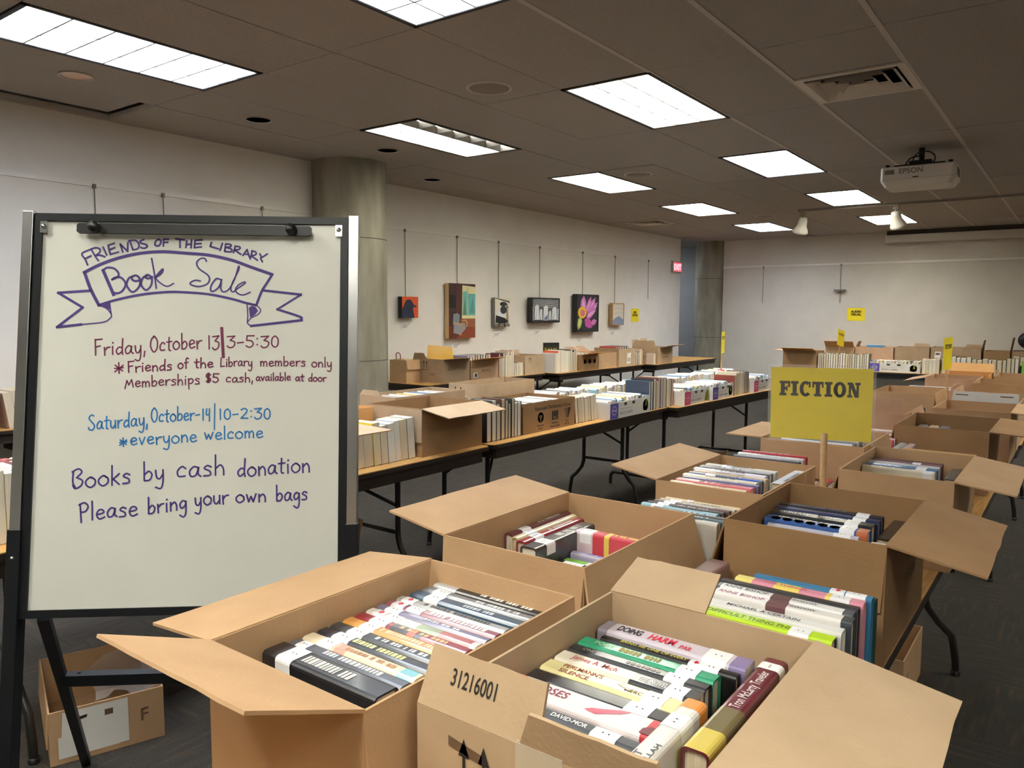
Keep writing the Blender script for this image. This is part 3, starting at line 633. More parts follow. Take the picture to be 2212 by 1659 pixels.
wh = 'in the second left-column box'; g = 'books in the second box of the left column'
for i, (c, t, d, w_) in enumerate((((106, 46, 56), .023, 'maroon hardcover with a lime green edge', .170), ((226, 210, 164), .022, 'cream hardcover with a red sticker', .168), ((156, 44, 58), .026, 'red hardcover with a blue back board', .166), ((62, 62, 64), .044, 'thick charcoal hardcover with its cover showing', .160))):
    x = -1.034+sum((.023, .022, .026, .044)[:i])+.002*i
    along_y(x, 1.505-.01*i, zB, .25, w_, t, c, d+' lengthwise '+wh, g, flip=1, sticker=(.70, .84), title=[(None, .35, .45, (214, 206, 196), 0, 0, .4)], bands=([(0, 1, (206, 180, 120))] if i == 7 else ()))
row_spine(-.826, 1.245, zB, [
    dict(c=(222, 220, 224), t=.022, hard=False, L=.20, d='with a dark strip', bands=[(0, .4, (150, 148, 156))]),
    dict(c=(228, 216, 228), t=.018, hard=False, L=.2, d='tinted pink'),
    dict(c=(232, 226, 218), t=.016, hard=False, L=.19, dx=.01, d='with an orange patch', bands=[(.45, .95, (226, 156, 92))], sticker=(.2, .44))], wh, g, W0=.150)
row_spine(-.832, 1.40, zB, [
    dict(c=(30, 32, 30), t=.034, w=.118, L=.19, d='with a white grid pattern', title=[('10', .5, .5, (120, 190, 140), 0, .15, .1), ('20', .5, .5, (232, 150, 50), 0, -.3, .1)], sticker=(.1, .36), hard=False),
    dict(c=(128, 184, 74), t=.026, w=.112, L=.19, cn='lime green', hard=False, bands=[(.3, .5, (232, 232, 226))], d='lying low'),
    dict(c=(176, 168, 200), t=.022, w=.120, L=.20, cn='lavender', hard=False, d='with faint lettering', title=[(None, .4, .4, (120, 110, 160), 0, 0, .4)]),
    dict(c=(212, 70, 84), t=.036, w=.162, L=.218, cn='bright pink and red', d='against the back wall', title=[(None, .6, .4, (240, 200, 90), 0, 0, .3)], bands=[(0, .22, (222, 200, 206)), (.36, .42, (232, 206, 90))], sticker=(.06, .2))], wh, g, gap=.012, frm='of the low group')

wh = 'standing loose behind the numbered box'; g = 'loose row of spine-up books behind the numbered box'
zT = ZT+.0008
row_spine(-.437, 1.262, zT, [
    dict(c=(200, 196, 204), t=.02, w=.15), dict(c=(120, 116, 124), t=.024, w=.155),
    dict(c=(152, 118, 158), t=.026, w=.166, cn='mauve', d='with a pale title', title=[(None, .4, .4, (226, 214, 230), 0, 0, .3)], bands=[(0, .30, (150, 132, 138))], sticker=(.68, .82)),
    dict(c=(48, 38, 42), t=.036, w=.170, cn='lime and black', d='with a difficult-looking title', bands=[(0, 1, (190, 226, 36))], title=[('DIFFICULT THING PHI', .38, .55, (96, 112, 40), 0, 0, .62)], sticker=(.70, .84)),
    dict(c=(224, 222, 218), t=.034, w=.174, d='with an ornate dark title', title=[('MICHAEL A CERTAIN', .42, .45, (90, 84, 84), 0, 0, .55)], dx=.006),
    dict(c=(62, 70, 76), t=.034, w=.184, L=.262, dx=.006, cn='dark-edged white', d='with a maroon author name', bands=[(.03, .93, (234, 230, 226)), (.42, .56, (110, 70, 76))], title=[('ANNE BISHOP', .22, .5, (150, 70, 76), 0, 0, .34), ('SHADOW', .66, .35, (60, 56, 56), 0, 0, .18)],
         art=lambda mb, L, w_, t: mb.poly([(-L/2+.01, .01), (L/2-.015, .01), (L/2-.015, w_-.018), (-L/2+.01, w_-.018)], 0, cov((218, 190, 186)), frame((0, -t/2-.0006, 0), (1, 0, 0), (0, 0, 1)))),
    dict(c=(84, 86, 96), t=.032, w=.184, L=.256, dx=.002, cn='grey-edged white', d='with a black author name', bands=[(.03, .93, (236, 233, 230)), (.42, .56, (96, 66, 70))], title=[('ANNE BISHOP', .22, .5, (60, 56, 58), 0, 0, .34), ('SHADOW', .66, .35, (60, 56, 56), 0, 0, .18)]),
    dict(c=(50, 52, 58), t=.028, w=.184, L=.262, d='with a plain spine', dx=.0),
    dict(c=(226, 150, 170), t=.032, w=.186, cn='pink and yellow', d='with patchwork lettering', bands=[(.0, .14, (240, 222, 130)), (.32, .52, (240, 214, 110)), (.72, .8, (240, 214, 110))], title=[('THREE THINGS', .36, .4, (206, 70, 100), 0, 0, .42)], sticker=(.76, .9), dx=.012),
    dict(c=(54, 124, 166), t=.026, w=.188, L=.225, dx=.03, d='with a maple leaf sticker', leaf=(.66, .78), sticker=(.79, .95)),
    dict(c=(36, 78, 76), t=.024, w=.178, L=.22, dx=.034, d='nearest the navy box'),
], wh, g, L0=.245, gap=.001)
along_y(-.612, 1.355, zT, .17, .155, .036, (206, 206, 208), 'clear-jacketed pale grey book lying lengthwise beside the loose row', g)
along_y(-.632, 1.545, zT, .18, .172, .050, (222, 206, 180), 'thick cream book lettered EX beside the loose row', g, flip=1, bands=[(0, 1, (140, 108, 106))], art=lambda mb, L, w_, t: mb.text('EX', .045, cov((120, 60, 56)), frame((.05, t/2+.0008, .125), (-1, 0, 0), (0, 0, 1)), bold=.0))

wh = 'in the navy-filled box with the right-hand flap'; g = 'books in the box of navy hardcovers'
row_spine(-.500, 1.875, zB, [
    dict(c=(196, 194, 208), t=.022, w=.158, L=.21, cn='pale lilac', d='with a white sticker', sticker=(.74, .92)),
    dict(c=(58, 96, 164), t=.046, w=.166, d='with gold circles along the spine', title=[(None, .36, .22, (226, 206, 150), 0, .2, .5)], sticker=(.74, .88), bands=[(.9, 1, (196, 110, 74))],
         art=lambda mb, L, w_, t: [mb.lathe([(.0, 0), (.012, 0)], cov((206, 164, 96)), 12, T(-.095+q*.028, -t/2+.012, w_+.0008)) for q in range(6)] and None),
    dict(c=(30, 33, 40), t=.048, w=.170, d='with a white author name', title=[('RAVEN\'S FURY', .22, .36, (226, 226, 224), 0, 0, .3, .02), ('STEPHEN', .58, .36, (226, 226, 224), 0, 0, .2, .02)], sticker=(.74, .87)),
    dict(c=(32, 46, 88), t=.034, w=.172, cn='deep navy', d='with blue lettering', title=[('FABLE LIE', .62, .4, (110, 130, 190), 0, 0, .2)], sticker=(.76, .88), L=.25),
    dict(c=(26, 30, 48), t=.032, w=.174, cn='blue-black', d='at the back', title=[(None, .5, .3, (120, 130, 170), 0, 0, .3)], sticker=(.76, .88), L=.25)], wh, g, L0=.240)
along_y(-.345, 2.035, zB, .20, .150, .048, (48, 42, 38), 'thick dark brown hardcover lying lengthwise behind the navy row', g, flip=1)
along_y(-.352, 1.80, zB, .19, .150, .040, (196, 58, 54), 'red and white hardcover lying lengthwise at the front of the navy box', g, flip=1, bands=[(.0, .3, (228, 222, 216)), (.8, 1, (228, 222, 216))])

wh = 'between the two left-column boxes'; g = 'loose books between two boxes of the left column'
pal = [((206, 202, 196), 'with a torn jacket', .022), ((56, 86, 92), 'with a curled top', .024), ((70, 70, 74), 'lettered in white', .026), ((150, 196, 212), 'with a red and black title', .022), ((46, 46, 50), 'with a row of white letters', .022), ((92, 62, 66), 'with a brown spine', .024), ((196, 184, 168), 'with a white sticker', .02), ((228, 206, 166), 'with a red leaf', .018)]
row_spine(-.80, 1.705, zT, [dict(c=c, d=d, t=t, dx=-.02+.006*i+(.05 if i < 3 else 0), sticker=(.14, .30) if i in (3, 4, 5, 6) else None, leaf=(.30, .38) if i == 7 else None, title=[(None, .6, .4, (220, 218, 214) if sum(c) < 400 else (90, 60, 60), 1, 0, .4)]) for i, (c, d, t) in enumerate(pal)], wh, g, L0=.205, W0=.233)

wh = 'in the full-to-the-rim box'; g = 'books in the box that is full to the rim'
pal = [((228, 206, 168), 'lying against the front wall', .022), ((214, 92, 98), 'in a shiny jacket', .036), ((88, 80, 130), 'with a cream edge', .026), ((230, 218, 190), 'with brown lettering', .028), ((72, 88, 118), 'with a bright blue end', .024), ((206, 178, 146), 'with a white edge', .026), ((226, 222, 228), 'with grey lettering', .028), ((98, 92, 94), 'with a large white letter', .036), ((206, 202, 190), 'at the back', .03)]
row_spine(-.802, 1.966, ZT+.0815, [dict(c=c, d=d, t=t, dx=.006*(i % 3)-.0035*i, sticker=(.24, .38) if i in (4, 6, 8) else None, bands=[(.7, .95, (50, 90, 180))] if i == 4 else (), title=[(None, .5, .4, (96, 82, 78) if sum(c) > 380 else (226, 222, 220), 0, 0, .4)]) for i, (c, d, t) in enumerate(pal)], wh, g, L0=.216, W0=.178, gap=.008)
along_y(-.672, 2.27, ZT+.0815, .22, .168, .042, (206, 210, 216), 'thick hardcover in a pale silver jacket lying lengthwise in the full-to-the-rim box', g, flip=1, title=[(None, .5, .3, (96, 100, 120), 0, .2, .6)])

wh = 'just in front of the box under the sign'; g = 'loose books in front of the box under the sign'
pal = [((228, 222, 206), 'with a small red emblem', .030), ((110, 168, 200), 'with a pink edge', .032), ((78, 72, 84), 'with white marks', .026), ((226, 226, 226), 'with a navy edge', .026), ((180, 40, 50), 'hidden at the back', .02)]
row_spine(-.835, 2.475, zT, [dict(c=c, d=d, t=t, dx=-.01-.004*i, title=[(None, .45, .4, (120, 104, 96) if sum(c) > 380 else (226, 222, 220), 0, 0, .5)]) for i, (c, d, t) in enumerate(pal)], wh, g, L0=.225, W0=.233, gap=.03)
for i, (c, d) in enumerate((((206, 196, 178), 'tan paperback'), ((190, 60, 50), 'red-topped paperback lettered TOM'), ((150, 150, 146), 'grey paperback'))):
    along_y(-.708+.032*i, 2.60+.06*i, zT, .17, .160, .026, c, d+' lying lengthwise left of the dowel post', g, flip=1, hard=False, title=[('TOM', .5, .6, (232, 226, 220), 0, 0, .4)] if i == 1 else None)

wh = 'in the box with the blue hardcover'; g = 'books in the box right of the dowel'
row_spine(-.460, 2.70, zB, [
    dict(c=(226, 218, 196), t=.026, d='with colourful lettering', title=[(None, .4, .5, (170, 110, 90), 0, 0, .6)], sticker=(.84, .97)),
    dict(c=(74, 124, 172), t=.048, d='with a white sticker', title=[(None, .35, .25, (206, 222, 236), 0, .2, .4)], sticker=(.72, .86)),
    dict(c=(206, 204, 206), t=.038, d='glossy', title=[(None, .6, .3, (120, 120, 126), 0, 0, .3)]),
    dict(c=(120, 84, 96), t=.03, cn='dusty maroon', sticker=(.6, .72)),
    dict(c=(104, 78, 84), t=.026, cn='dark mauve', d='at the back')], wh, g, L0=.212, W0=.180, gap=.006)
along_y(-.312, 2.80, zB, .2, .165, .036, (70, 78, 80), 'dark grey hardcover lying lengthwise near the right flap of that blue-book box', g, flip=1)
along_y(-.318, 2.575, zB, .17, .165, .05, (190, 190, 188), 'thick clear-jacketed grey book lying lengthwise at the front right of that blue-book box', g, flip=1)

wh = 'loose behind the blue-book box'; g = 'loose books behind the box right of the dowel'
row_spine(-.425, 3.05, zT, [
    dict(c=(190, 40, 44), t=.03, d='with a white title', title=[(None, .4, .5, (240, 226, 222), 0, 0, .5)], sticker=(.76, .92)),
    dict(c=(80, 62, 54), t=.034, cn='brown', d='with white lettering', title=[(None, .4, .5, (226, 216, 206), 0, 0, .5)], sticker=(.72, .86)),
    dict(c=(150, 206, 214), t=.03, cn='pale turquoise', d='with an orange stripe', title=[(None, .7, .4, (226, 130, 60), 0, 0, .3)]),
    dict(c=(222, 222, 222), t=.03), dict(c=(52, 66, 92), t=.03), dict(c=(206, 200, 190), t=.03), dict(c=(96, 92, 90), t=.03), dict(c=(200, 160, 110), t=.03)], wh, g, L0=.245, W0=.20, gap=.008)
for i in range(2):
    along_y(-.586+.034*i, 3.435, zT, .21, .19, .030, (170+20*i, 172, 170), ('silver', 'pale grey')[i]+' hardcover lying lengthwise left of the red spine behind the blue-book box', g, flip=1)

wh = 'in the tall-sided box'; g = 'books in the tall-sided box right of the sign'
for i, (c, d) in enumerate((((150, 150, 152), 'grey'), ((206, 184, 156), 'tan'), ((110, 118, 140), 'slate blue'))):
    along_y(-.585+.045*i, 3.92, zB, .24, .160, .038, c, d+' hardcover lying lengthwise at the left end '+wh, g, flip=1)
for i in range(2):
    book(T(-.415+.006*i+(.0), 3.72+.12*i, zB) @ RZ(-2), .19, .15, .03, (70, 54, 46), ('nearer', 'farther')[i]+' brown book with a white page edge '+wh, g)
for i in range(3):
    book(T(-.30-.034*i-.004, 4.20+.012*i, zT) @ RZ(90) @ FORE_E, .215, .10, .028, ((30, 30, 32), (226, 224, 220), (110, 50, 44))[i], ('black', 'white barcoded', 'dark red')[i]+' upright book at the table edge beyond the tall-sided box', 'upright books at the right table edge')
wh = 'in the box with pink and mint spines'; g = 'books in the box with pink and mint spines'
row_spine(-.475, 4.42, zB, [dict(c=(40, 74, 68), t=.036, d='with pink dots', sticker=(.72, .95), title=[(None, .4, .4, (196, 110, 130), 0, 0, .4)]), dict(c=(60, 62, 66), t=.034, sticker=(.74, .9)), dict(c=(150, 146, 150), t=.03), dict(c=(206, 190, 150), t=.03)], wh, g, L0=.215, gap=.01)
for i, (c, d) in enumerate((((214, 110, 124), 'pink'), ((200, 150, 160), 'dusty rose'), ((190, 212, 204), 'mint green'))):
    along_y(-.357+.034*i, 4.56, zB, .22, .166, .03, c, d+' hardcover lying lengthwise at the right end of the box', g, flip=1)
wh = 'in the white-flapped box'; g = 'books in the white-flapped box'
row_spine(-.42, 4.95, zB, [dict(c=c, t=.03) for c in ((190, 176, 200), (226, 222, 220), (150, 140, 130), (206, 200, 196))], wh, g, L0=.23, W0=.15, gap=.05)
wh = 'in the box under the fiction sign'; g = 'books in the box under the fiction sign'
row_spine(-.80, 2.915, ZT+.0715, [dict(c=c, t=.028) for c in ((206, 150, 140), (120, 160, 180), (222, 226, 228), (96, 104, 120), (206, 206, 204), (60, 60, 64), (190, 186, 180))], wh, g, L0=.26, W0=.172, gap=.02)
wh = 'behind the box under the fiction sign'; g = 'loose books behind the box under the fiction sign'
row_spine(-.72, 3.38, zT, [dict(c=c, t=.03) for c in ((226, 92, 50), (226, 206, 186), (206, 90, 96), (222, 196, 200), (206, 60, 56), (230, 224, 216), (190, 150, 150), (226, 220, 214))], wh, g, L0=.2, W0=.2, gap=.03)
wh = 'in the greyish box behind the fiction sign'; g = 'books in the greyish box behind the fiction sign'
row_spine(-.81, 4.02, zB, [dict(c=c, t=.035) for c in ((186, 180, 190), (220, 216, 210), (120, 110, 120), (200, 190, 180))], wh, g, L0=.22, W0=.15, gap=.05)
wh = 'between the greyish box and the next'; g = 'loose books between two far boxes'
row_spine(-.84, 4.50, zT, [dict(c=c, t=.035) for c in ((200, 196, 206), (150, 140, 160), (222, 218, 212), (90, 90, 96), (210, 200, 180), (140, 60, 66), (222, 222, 224), (70, 80, 100))], wh, g, L0=.24, W0=.19, gap=.03)
wh = 'by the second sign post'; g = 'books by the second sign post'
row_spine(-.87, 6.05, zT, [dict(c=(162, 154, 168), t=.04, cn='grey violet', d='with a white sticker', sticker=(.12, .26), title=[(None, .5, .35, (60, 58, 66), 0, 0, .4)]), dict(c=(222, 210, 196), t=.03), dict(c=(206, 202, 204), t=.03), dict(c=(150, 120, 100), t=.03), dict(c=(228, 226, 222), t=.03)], wh, g, L0=.3, W0=.205, gap=.03)
row_spine(-.83, 5.70, ZT+.092, [dict(c=c, t=.03) for c in ((222, 214, 204), (120, 110, 100), (206, 160, 150), (180, 180, 184))], 'in the low pale box by the post', 'books in the low pale box', L0=.2, W0=.10, gap=.04)
# ------------------------------------------------------------------ middle row
GM = 'boxes and trays on the middle row of tables'
def paperlabel(f, wd, ln):
    f.poly([(-.02, .03), (.13, .03), (.13, ln-.03), (-.02, ln-.03)], .0027, PAPER)
    f.poly([(-.03, .028), (-.02, .028), (-.02, ln-.02), (-.03, ln-.02)], .0027, YEL)
    for q in range(4): f.poly([(.0, .04+q*.02), (.06+.03*(q % 2), .04+q*.02), (.06+.03*(q % 2), .044+q*.02), (.0, .044+q*.02)], .0030, FADED)
def sheet_flap(f, wd, ln): pass
carton(-3.02, -2.63, 2.785, 3.262, .245, 'large tan box with a paper-labelled flap opened toward the aisle', DARKB, flaps=(('E', 101, .18, 0, 1, .01, TAN, paperlabel), ('S', 178, .17, 0, 1, .0, TAN)), group=GM)
carton(-3.32, -3.035, 3.0, 3.60, .255, 'open tan box at the rear, behind the paper-labelled box', TAN, flaps=(('S', -14, .03, 0, .55, .02),), group=GM, floor=.15)
row_spine(-3.17, 3.12, ZT+.155, [dict(c=c, t=.03) for c in ((200, 190, 180), (230, 226, 220), (220, 190, 110), (226, 224, 222), (120, 140, 160), (230, 228, 224), (210, 200, 190))], 'in the rear tan box', 'books in the rear tan box', L0=.2, W0=.09, gap=.03)
carton(-3.1, -2.66, 1.72, 2.30, .235, 'tan box right of the whiteboard with a torn flap spread over paperbacks', DARKB, flaps=(('E', 91, .34, 0, 1, .02, PINKB),), group=GM)
carton(-3.30, -2.95, 2.35, 2.76, .235, 'orange-toned box tucked behind the torn-flap box', ORANGEB, flaps=(('S', 177, .12, 0, 1, 0, PINKB)), group=GM)
def rain(mb, FR, a, b, h):
    F = FR['E']; mb.text('Raincoast Distribution Group', .022, INK, F @ T(.03, h-.040, 0), bold=.012, width=.40)
    for x, k in ((-.13, 0), (.03, 1), (.17, 2)):
        C_ = F @ T(x+.02, h*.48, 0)
        if k == 0:
            mb.lathe([(0, .0), (.032, .0)], INK, 24, C_); mb.text('RB', .02, DARKB, C_ @ T(0, .004, .0006), bold=.02); mb.poly([(-.006, -.026), (.006, -.026), (.004, -.006), (-.004, -.006)], .0006, DARKB, C_)
        elif k == 1:
            for q in range(4): mb.poly([(-.036+q*.018, -.03), (-.021+q*.018, -.03), (-.021+q*.018, .03-.006*(q % 2)), (-.036+q*.018, .03-.006*((q+1) % 2))], .0002, INK, C_)
            mb.text('PGC', .016, DARKB, C_ @ T(0, -.016, .0006), bold=.02)
        else:
            for q in range(7): mb.poly([(-.036+q*.004, .03-q*.0095), (.0, .03-q*.0095), (.0, .026-q*.0095), (-.034+q*.004, .026-q*.0095)], .0002, INK, C_)
            mb.poly([(.004, .032), (.042, .032), (.012, -.034), (.004, -.034)], .0002, INK, C_)
        for j, s_ in enumerate((('Raincoast', 'Books'), ('Publishers', 'Group Canada'), ('Book', 'Express'))[k]): mb.text(s_, .0125, INK, F @ T(x+.02, h*.22-.019*j, 0), bold=.015)
carton(-3.03, -2.645, 3.68, 4.245, .185, 'brown box printed with round emblems and white books inside, middle row', DARKB, prints=rain, group=GM, floor=.02)
row_spine(-2.86, 3.71, ZT+.022, [dict(c=c, t=.032) for c in ((70, 74, 80), (232, 234, 236), (210, 214, 218), (236, 236, 236), (120, 126, 132), (238, 238, 238), (228, 226, 222), (236, 236, 238), (200, 206, 210), (238, 238, 236), (150, 150, 150), (236, 236, 236), (230, 228, 226))], 'in the box with round emblems', 'white books in the box with round emblems', L0=.24, W0=.148, gap=.006)
def pArr(mb, FR, a, b, h): arrows(mb, FR['S'], -.05, h-.07, .07)
carton(-3.31, -3.05, 3.66+.1, 4.36, .27, 'rear tan box with two black arrows, behind the box with round emblems', TAN, prints=pArr, group=GM)
row_spine(-3.19, 3.62, zT, [dict(c=(232, 222, 196), t=.03), dict(c=(238, 238, 238), t=.03)], 'before the rear arrow box', 'books before the rear arrow box', L0=.2, W0=.2, gap=.01)
def upright(x, y0, y1, specs, where, group, h=(.20, .24), dep=.155, face='E', lean=0, z=ZT+.0008, frm='from the left', x1=None):
    """row of upright books with page edges outward; y0..y1 is the run (x0..x1 when face is S)"""
    n = len(specs); ts = [rnd2.uniform(.7, 1.3) for _ in specs]; k = (y1-y0-.0015*n)/sum(ts); p = y0
    for i, sp in enumerate(specs):
        c, hard = sp[:2]; d = ' '+sp[2] if len(sp) > 2 and sp[2] else ''; t = ts[i]*k; hh = rnd2.uniform(*h); w_ = dep*rnd2.uniform(.93, 1.04); pc = p+t/2; p += t+.0015
        lab = f"{cname(c)} {'hardcover' if hard else 'paperback'}{d}, {ORD[i]} {frm} {where}"
        up = hh/2*math.cos(math.radians(lean))+(t/2)*abs(math.sin(math.radians(lean)))
        if face == 'E': M = T(x-.004*rnd2.random(), pc+math.sin(math.radians(-lean))*hh/2*.0, z+up) @ RX(lean) @ FORE_E
        else: M = T(pc, x+.004*rnd2.random(), z+up) @ RY(lean) @ FORE_S
        book(M, hh, w_, t*math.cos(math.radians(lean)) if lean else t, c, lab, group, hard)
rnd2 = random.Random(11)
H, P_ = True, False
upright(-2.655, 2.33, 2.76, [((206, 190, 60), P_), ((232, 228, 220), P_), ((70, 110, 90), P_, 'with a green strip'), ((226, 200, 60), P_), ((60, 60, 62), P_), ((150, 184, 214), P_), ((220, 216, 206), P_), ((226, 196, 120), P_), ((90, 90, 92), P_)], 'of leaning books near the whiteboard', 'leaning paperbacks beside the torn-flap box', h=(.185, .215), dep=.13, lean=4)
upright(-2.645, 3.325, 3.655, [((34, 36, 40), H), ((60, 62, 66), H), ((28, 30, 34), H), ((96, 60, 50), H), ((30, 32, 36), H), ((40, 44, 60), H), ((52, 54, 56), H), ((226, 224, 220), H, 'with a barcode'), ((36, 38, 44), H)], 'of the run before the emblem box', 'upright hardcovers left of the box with round emblems', h=(.20, .235))
upright(-2.65, 4.262, 4.535, [(c, P_) for c in ((40, 40, 42), (196, 180, 150), (60, 56, 52), (200, 186, 160), (206, 194, 170), (70, 66, 60), (210, 200, 180))], 'of the bent run past the emblem box', 'bent paperbacks right of the box with round emblems', h=(.165, .185), dep=.11, lean=7)
PINK, PURP, TRAYW = mat('pink_print', (214, 74, 124), .6), mat('purple_print', (92, 78, 164), .6), mat('tray_white', (218, 216, 210), .6)
CUKE = noisy('cucumber_picture', (92, 98, 24), (150, 146, 60), 30, .7, 0, (1, 6, 1))
CUKE2 = mat('pale_green_print', (150, 160, 120), .7)
def tray(x0, x1, y0, y1, col, label, txt, face='E', group=GM, h=.112, dark='n'):
    def pr(mb, FR, a, b, hh):
        F = FR[face]; half = b if face == 'E' else a
        w0 = -half
        mb.poly([(w0+.0, .003), (w0+.115, .003), (w0+.115, hh-.004), (w0+.0, hh-.004)], .0002, col, F)
        R_ = F @ T(w0+.058, hh*.52, .0)
        mb.add([(math.cos(2*math.pi*k/24)*r, math.sin(2*math.pi*k/24)*r, .0006) for k in range(24) for r in (.027, .031)], [(2*k, 2*k+1, (2*k+3) % 48, (2*k+2) % 48) for k in range(24)], TRAYW if dark == 'n' else INK, R_)
        mb.text('WINDSET', .011, TRAYW, R_ @ T(0, 0, .0008), bold=.02)
        mb.text(txt, .019, mat('tray_text', (150, 140, 160) if col is PURP else (206, 130, 160), .7), F @ T(w0+.23, hh*.30, .0003), bold=.02, width=.19)
        mb.poly([(w0+.14, hh*.55), (w0+.32, hh*.55), (w0+.32, hh*.555+.001), (w0+.14, hh*.555+.001)], .0003, FADED, F)
        for q in (0, 1): mb.poly([(w0+.20+q*.12, hh-.028), (w0+.235+q*.12, hh-.028), (w0+.24+q*.12, hh-.008), (w0+.195+q*.12, hh-.008)], .0003, mat('hand_hole', (60, 56, 50), .9), F)
        xe = half
        if col is PURP:
            mb.lathe([(0, .0003), (.042, .0003)], CUKE2, 20, F @ T(xe-.075, hh*.52, 0)); mb.poly([(xe-.085, hh*.45), (xe-.055, hh*.45), (xe-.06, hh*.9), (xe-.07, hh*.95)], .0006, CUKE, F); mb.lathe([(0, .0008), (.014, .0008)], CUKE, 14, F @ T(xe-.10, hh*.3, 0))
        else: mb.poly([(xe-.10, .008), (xe-.008, .008), (xe-.012, hh*.72), (xe-.04, hh*.9), (xe-.08, hh*.66)], .0004, CUKE, F)
    o = carton(x0, x1, y0, y1, h, label, TRAYW, prints=pr, group=group, name='produce_tray')
    tb = MB(); a, b = (x1-x0)/2, (y1-y0)/2
    for sx in (-1, 1):
        for sy in (-1, 1): tb.box(sx*a-.0045*(sx > 0), sx*a+.0045*(sx < 0), sy*(b-.04)-.03, sy*(b-.04)+.03, h, h+.014, TRAYW)
    tb.build('corner_tab', o)
    return o
pale = [(236, 236, 238), (222, 226, 232), (206, 214, 224), (240, 236, 230), (226, 210, 206), (150, 190, 214), (238, 238, 236), (228, 222, 200), (110, 140, 170), (236, 230, 236), (216, 196, 206), (60, 70, 84), (240, 240, 240), (226, 196, 110), (200, 206, 210)]
def palerow(n, k): return [pale[(k+i*4) % 15] for i in range(n)]
def traybooks(x, y0, y1, where, k, L=.21, w_=.125, z=ZT+.0055, n=None, dx=.012):
    n = n or int((y1-y0)/.030); t = (y1-y0)/n-.003
    row_spine(x, y0, z, [dict(c=c, t=t, dx=dx*((i*7) % 3-1), hard=(i % 3 != 1), w=w_*(.92+.05*((i*5) % 4))) for i, c in enumerate(palerow(n, k))], where, 'books '+where, L0=L, gap=.003, frm='from the left')
G2 = ' in the middle row'
tray(-2.95, -2.565, 4.57, 5.17, PURP, 'white produce tray with a purple end panel, next to the bent paperbacks', 'SEEDLESS CUCUMBERS')
traybooks(-2.72, 4.59, 5.15, 'in the nearest purple tray', 0, L=.27)
upright(-2.585, 5.195, 5.615, [((50, 66, 90), H, 'with a tan edge'), ((60, 90, 120), H, 'tall'), ((40, 44, 52), H), ((206, 196, 176), P_), ((120, 64, 60), H), ((80, 96, 150), H), ((200, 190, 170), P_), ((46, 48, 54), H), ((190, 170, 130), P_), ((40, 40, 44), H), ((130, 40, 56), H)], 'of the run between two trays', 'upright books between the purple and pink trays', h=(.21, .245), dep=.2)
tray(-2.86, -2.50, 5.64, 6.13, PINK, 'white produce tray with a pink end panel, left of the smaller purple one', 'MINI CUCUMBERS')
traybooks(-2.66, 5.66, 6.11, 'in the nearer pink tray', 3, L=.25)
tray(-2.84, -2.475, 6.15, 6.62, PURP, 'white produce tray with a purple end panel, right of a pink one', 'SEEDLESS CUCUMBERS')
traybooks(-2.64, 6.17, 6.60, 'in the farther purple tray', 6, L=.25)
upright(-2.47, 6.635, 6.995, [((150, 70, 60), P_), ((222, 212, 196), P_), ((90, 70, 56), P_), ((206, 196, 170), P_), ((214, 204, 180), P_), ((210, 206, 196), P_), ((60, 60, 64), H), ((120, 118, 116), H), ((110, 70, 80), H), ((70, 70, 74), H)], 'of the run before the last pink tray', 'upright books before the last pink tray', h=(.18, .205), dep=.19)
tray(-2.83, -2.43, 7.02, 7.60, PINK, 'white produce tray with a pink end panel, last before the clear sign', 'MINI CUCUMBERS')
traybooks(-2.62, 7.04, 7.58, 'in the last pink tray', 9, L=.26)
for j, (y0, y1, wv, dz) in enumerate(((4.42, 5.02, 'in the rear left white tray', 0), (5.04, 5.62, 'in the rear tray behind the tall run', 0), (5.66, 6.25, 'in the rear tray behind the pink one', 0), (6.28, 6.95, 'in the rear tray by the green books', .0), (7.0, 7.75, 'in the rear tray at the far end', 0))):
    carton(-3.16+.03*(j-2), -2.90+.03*(j-2), y0, y1, .10, 'plain white tray '+('behind the nearest purple one', 'behind the tall upright run', 'behind the nearer pink one', 'behind the farther purple one', 'behind the last pink one')[j], TRAYW, group=GM, name='produce_tray', floor=.03)
    traybooks(-3.03+.03*(j-2), y0+.02, y1-.02, wv, 2+j*3, L=.21, w_=.125, z=ZT+.0315, n=int((y1-y0)/.042), dx=.008)
def pk(lbl, x, y, c, hh, ww, t, z=ZT+.1): return None
for i, (y, c) in enumerate(((4.70, 'left'), (5.2, 'middle'), (5.5, 'right'))): pass
upright(-2.88, 5.56, 5.635, [((40, 40, 44), H), ((226, 220, 210), H)], 'behind the tall run', 'two small books behind the tall run', h=(.2, .21), dep=.016, frm='from the left')
# ------------------------------------------------------------------ wall row
GW = 'boxes on the tables along the painting wall'
def pA2(mb, FR, a, b, h): arrows(mb, FR['S'], -.04, h-.06, .06); mb.poly([(-.09, h-.115), (.01, h-.115), (.01, h-.111), (-.09, h-.111)], .0002, INK, FR['S']); mb.text('FAP', .03, FADED, FR['S'] @ T(.06, h*.35, 0)); mb.text('BK', .022, FADED, FR['E'] @ T(-.12, h*.55, 0))
carton(-5.80, -5.56, 5.66, 5.86, .235, 'small brown box of odds and ends beside the near column', KRAFT, flaps=(('E', 170, .1), ), group=GW, floor=.12)
sh = MB(); sh.box(-.075, .075, -.06, .06, .0, .12, mat('paper_bag', (222, 196, 150), .8)); sh.tube(smooth_path([(-.05, -.05, .12), (-.05, -.055, .17), (-.02, -.055, .185), (.01, -.055, .17), (.01, -.05, .12)]), .005, mat('red_string', (150, 50, 50), .7), 6)
tag(sh.build('paper_bag', None, T(-5.69, 5.75, ZT+.122)), 'tan paper bag with a red string handle in the small box beside the column', 'bag')
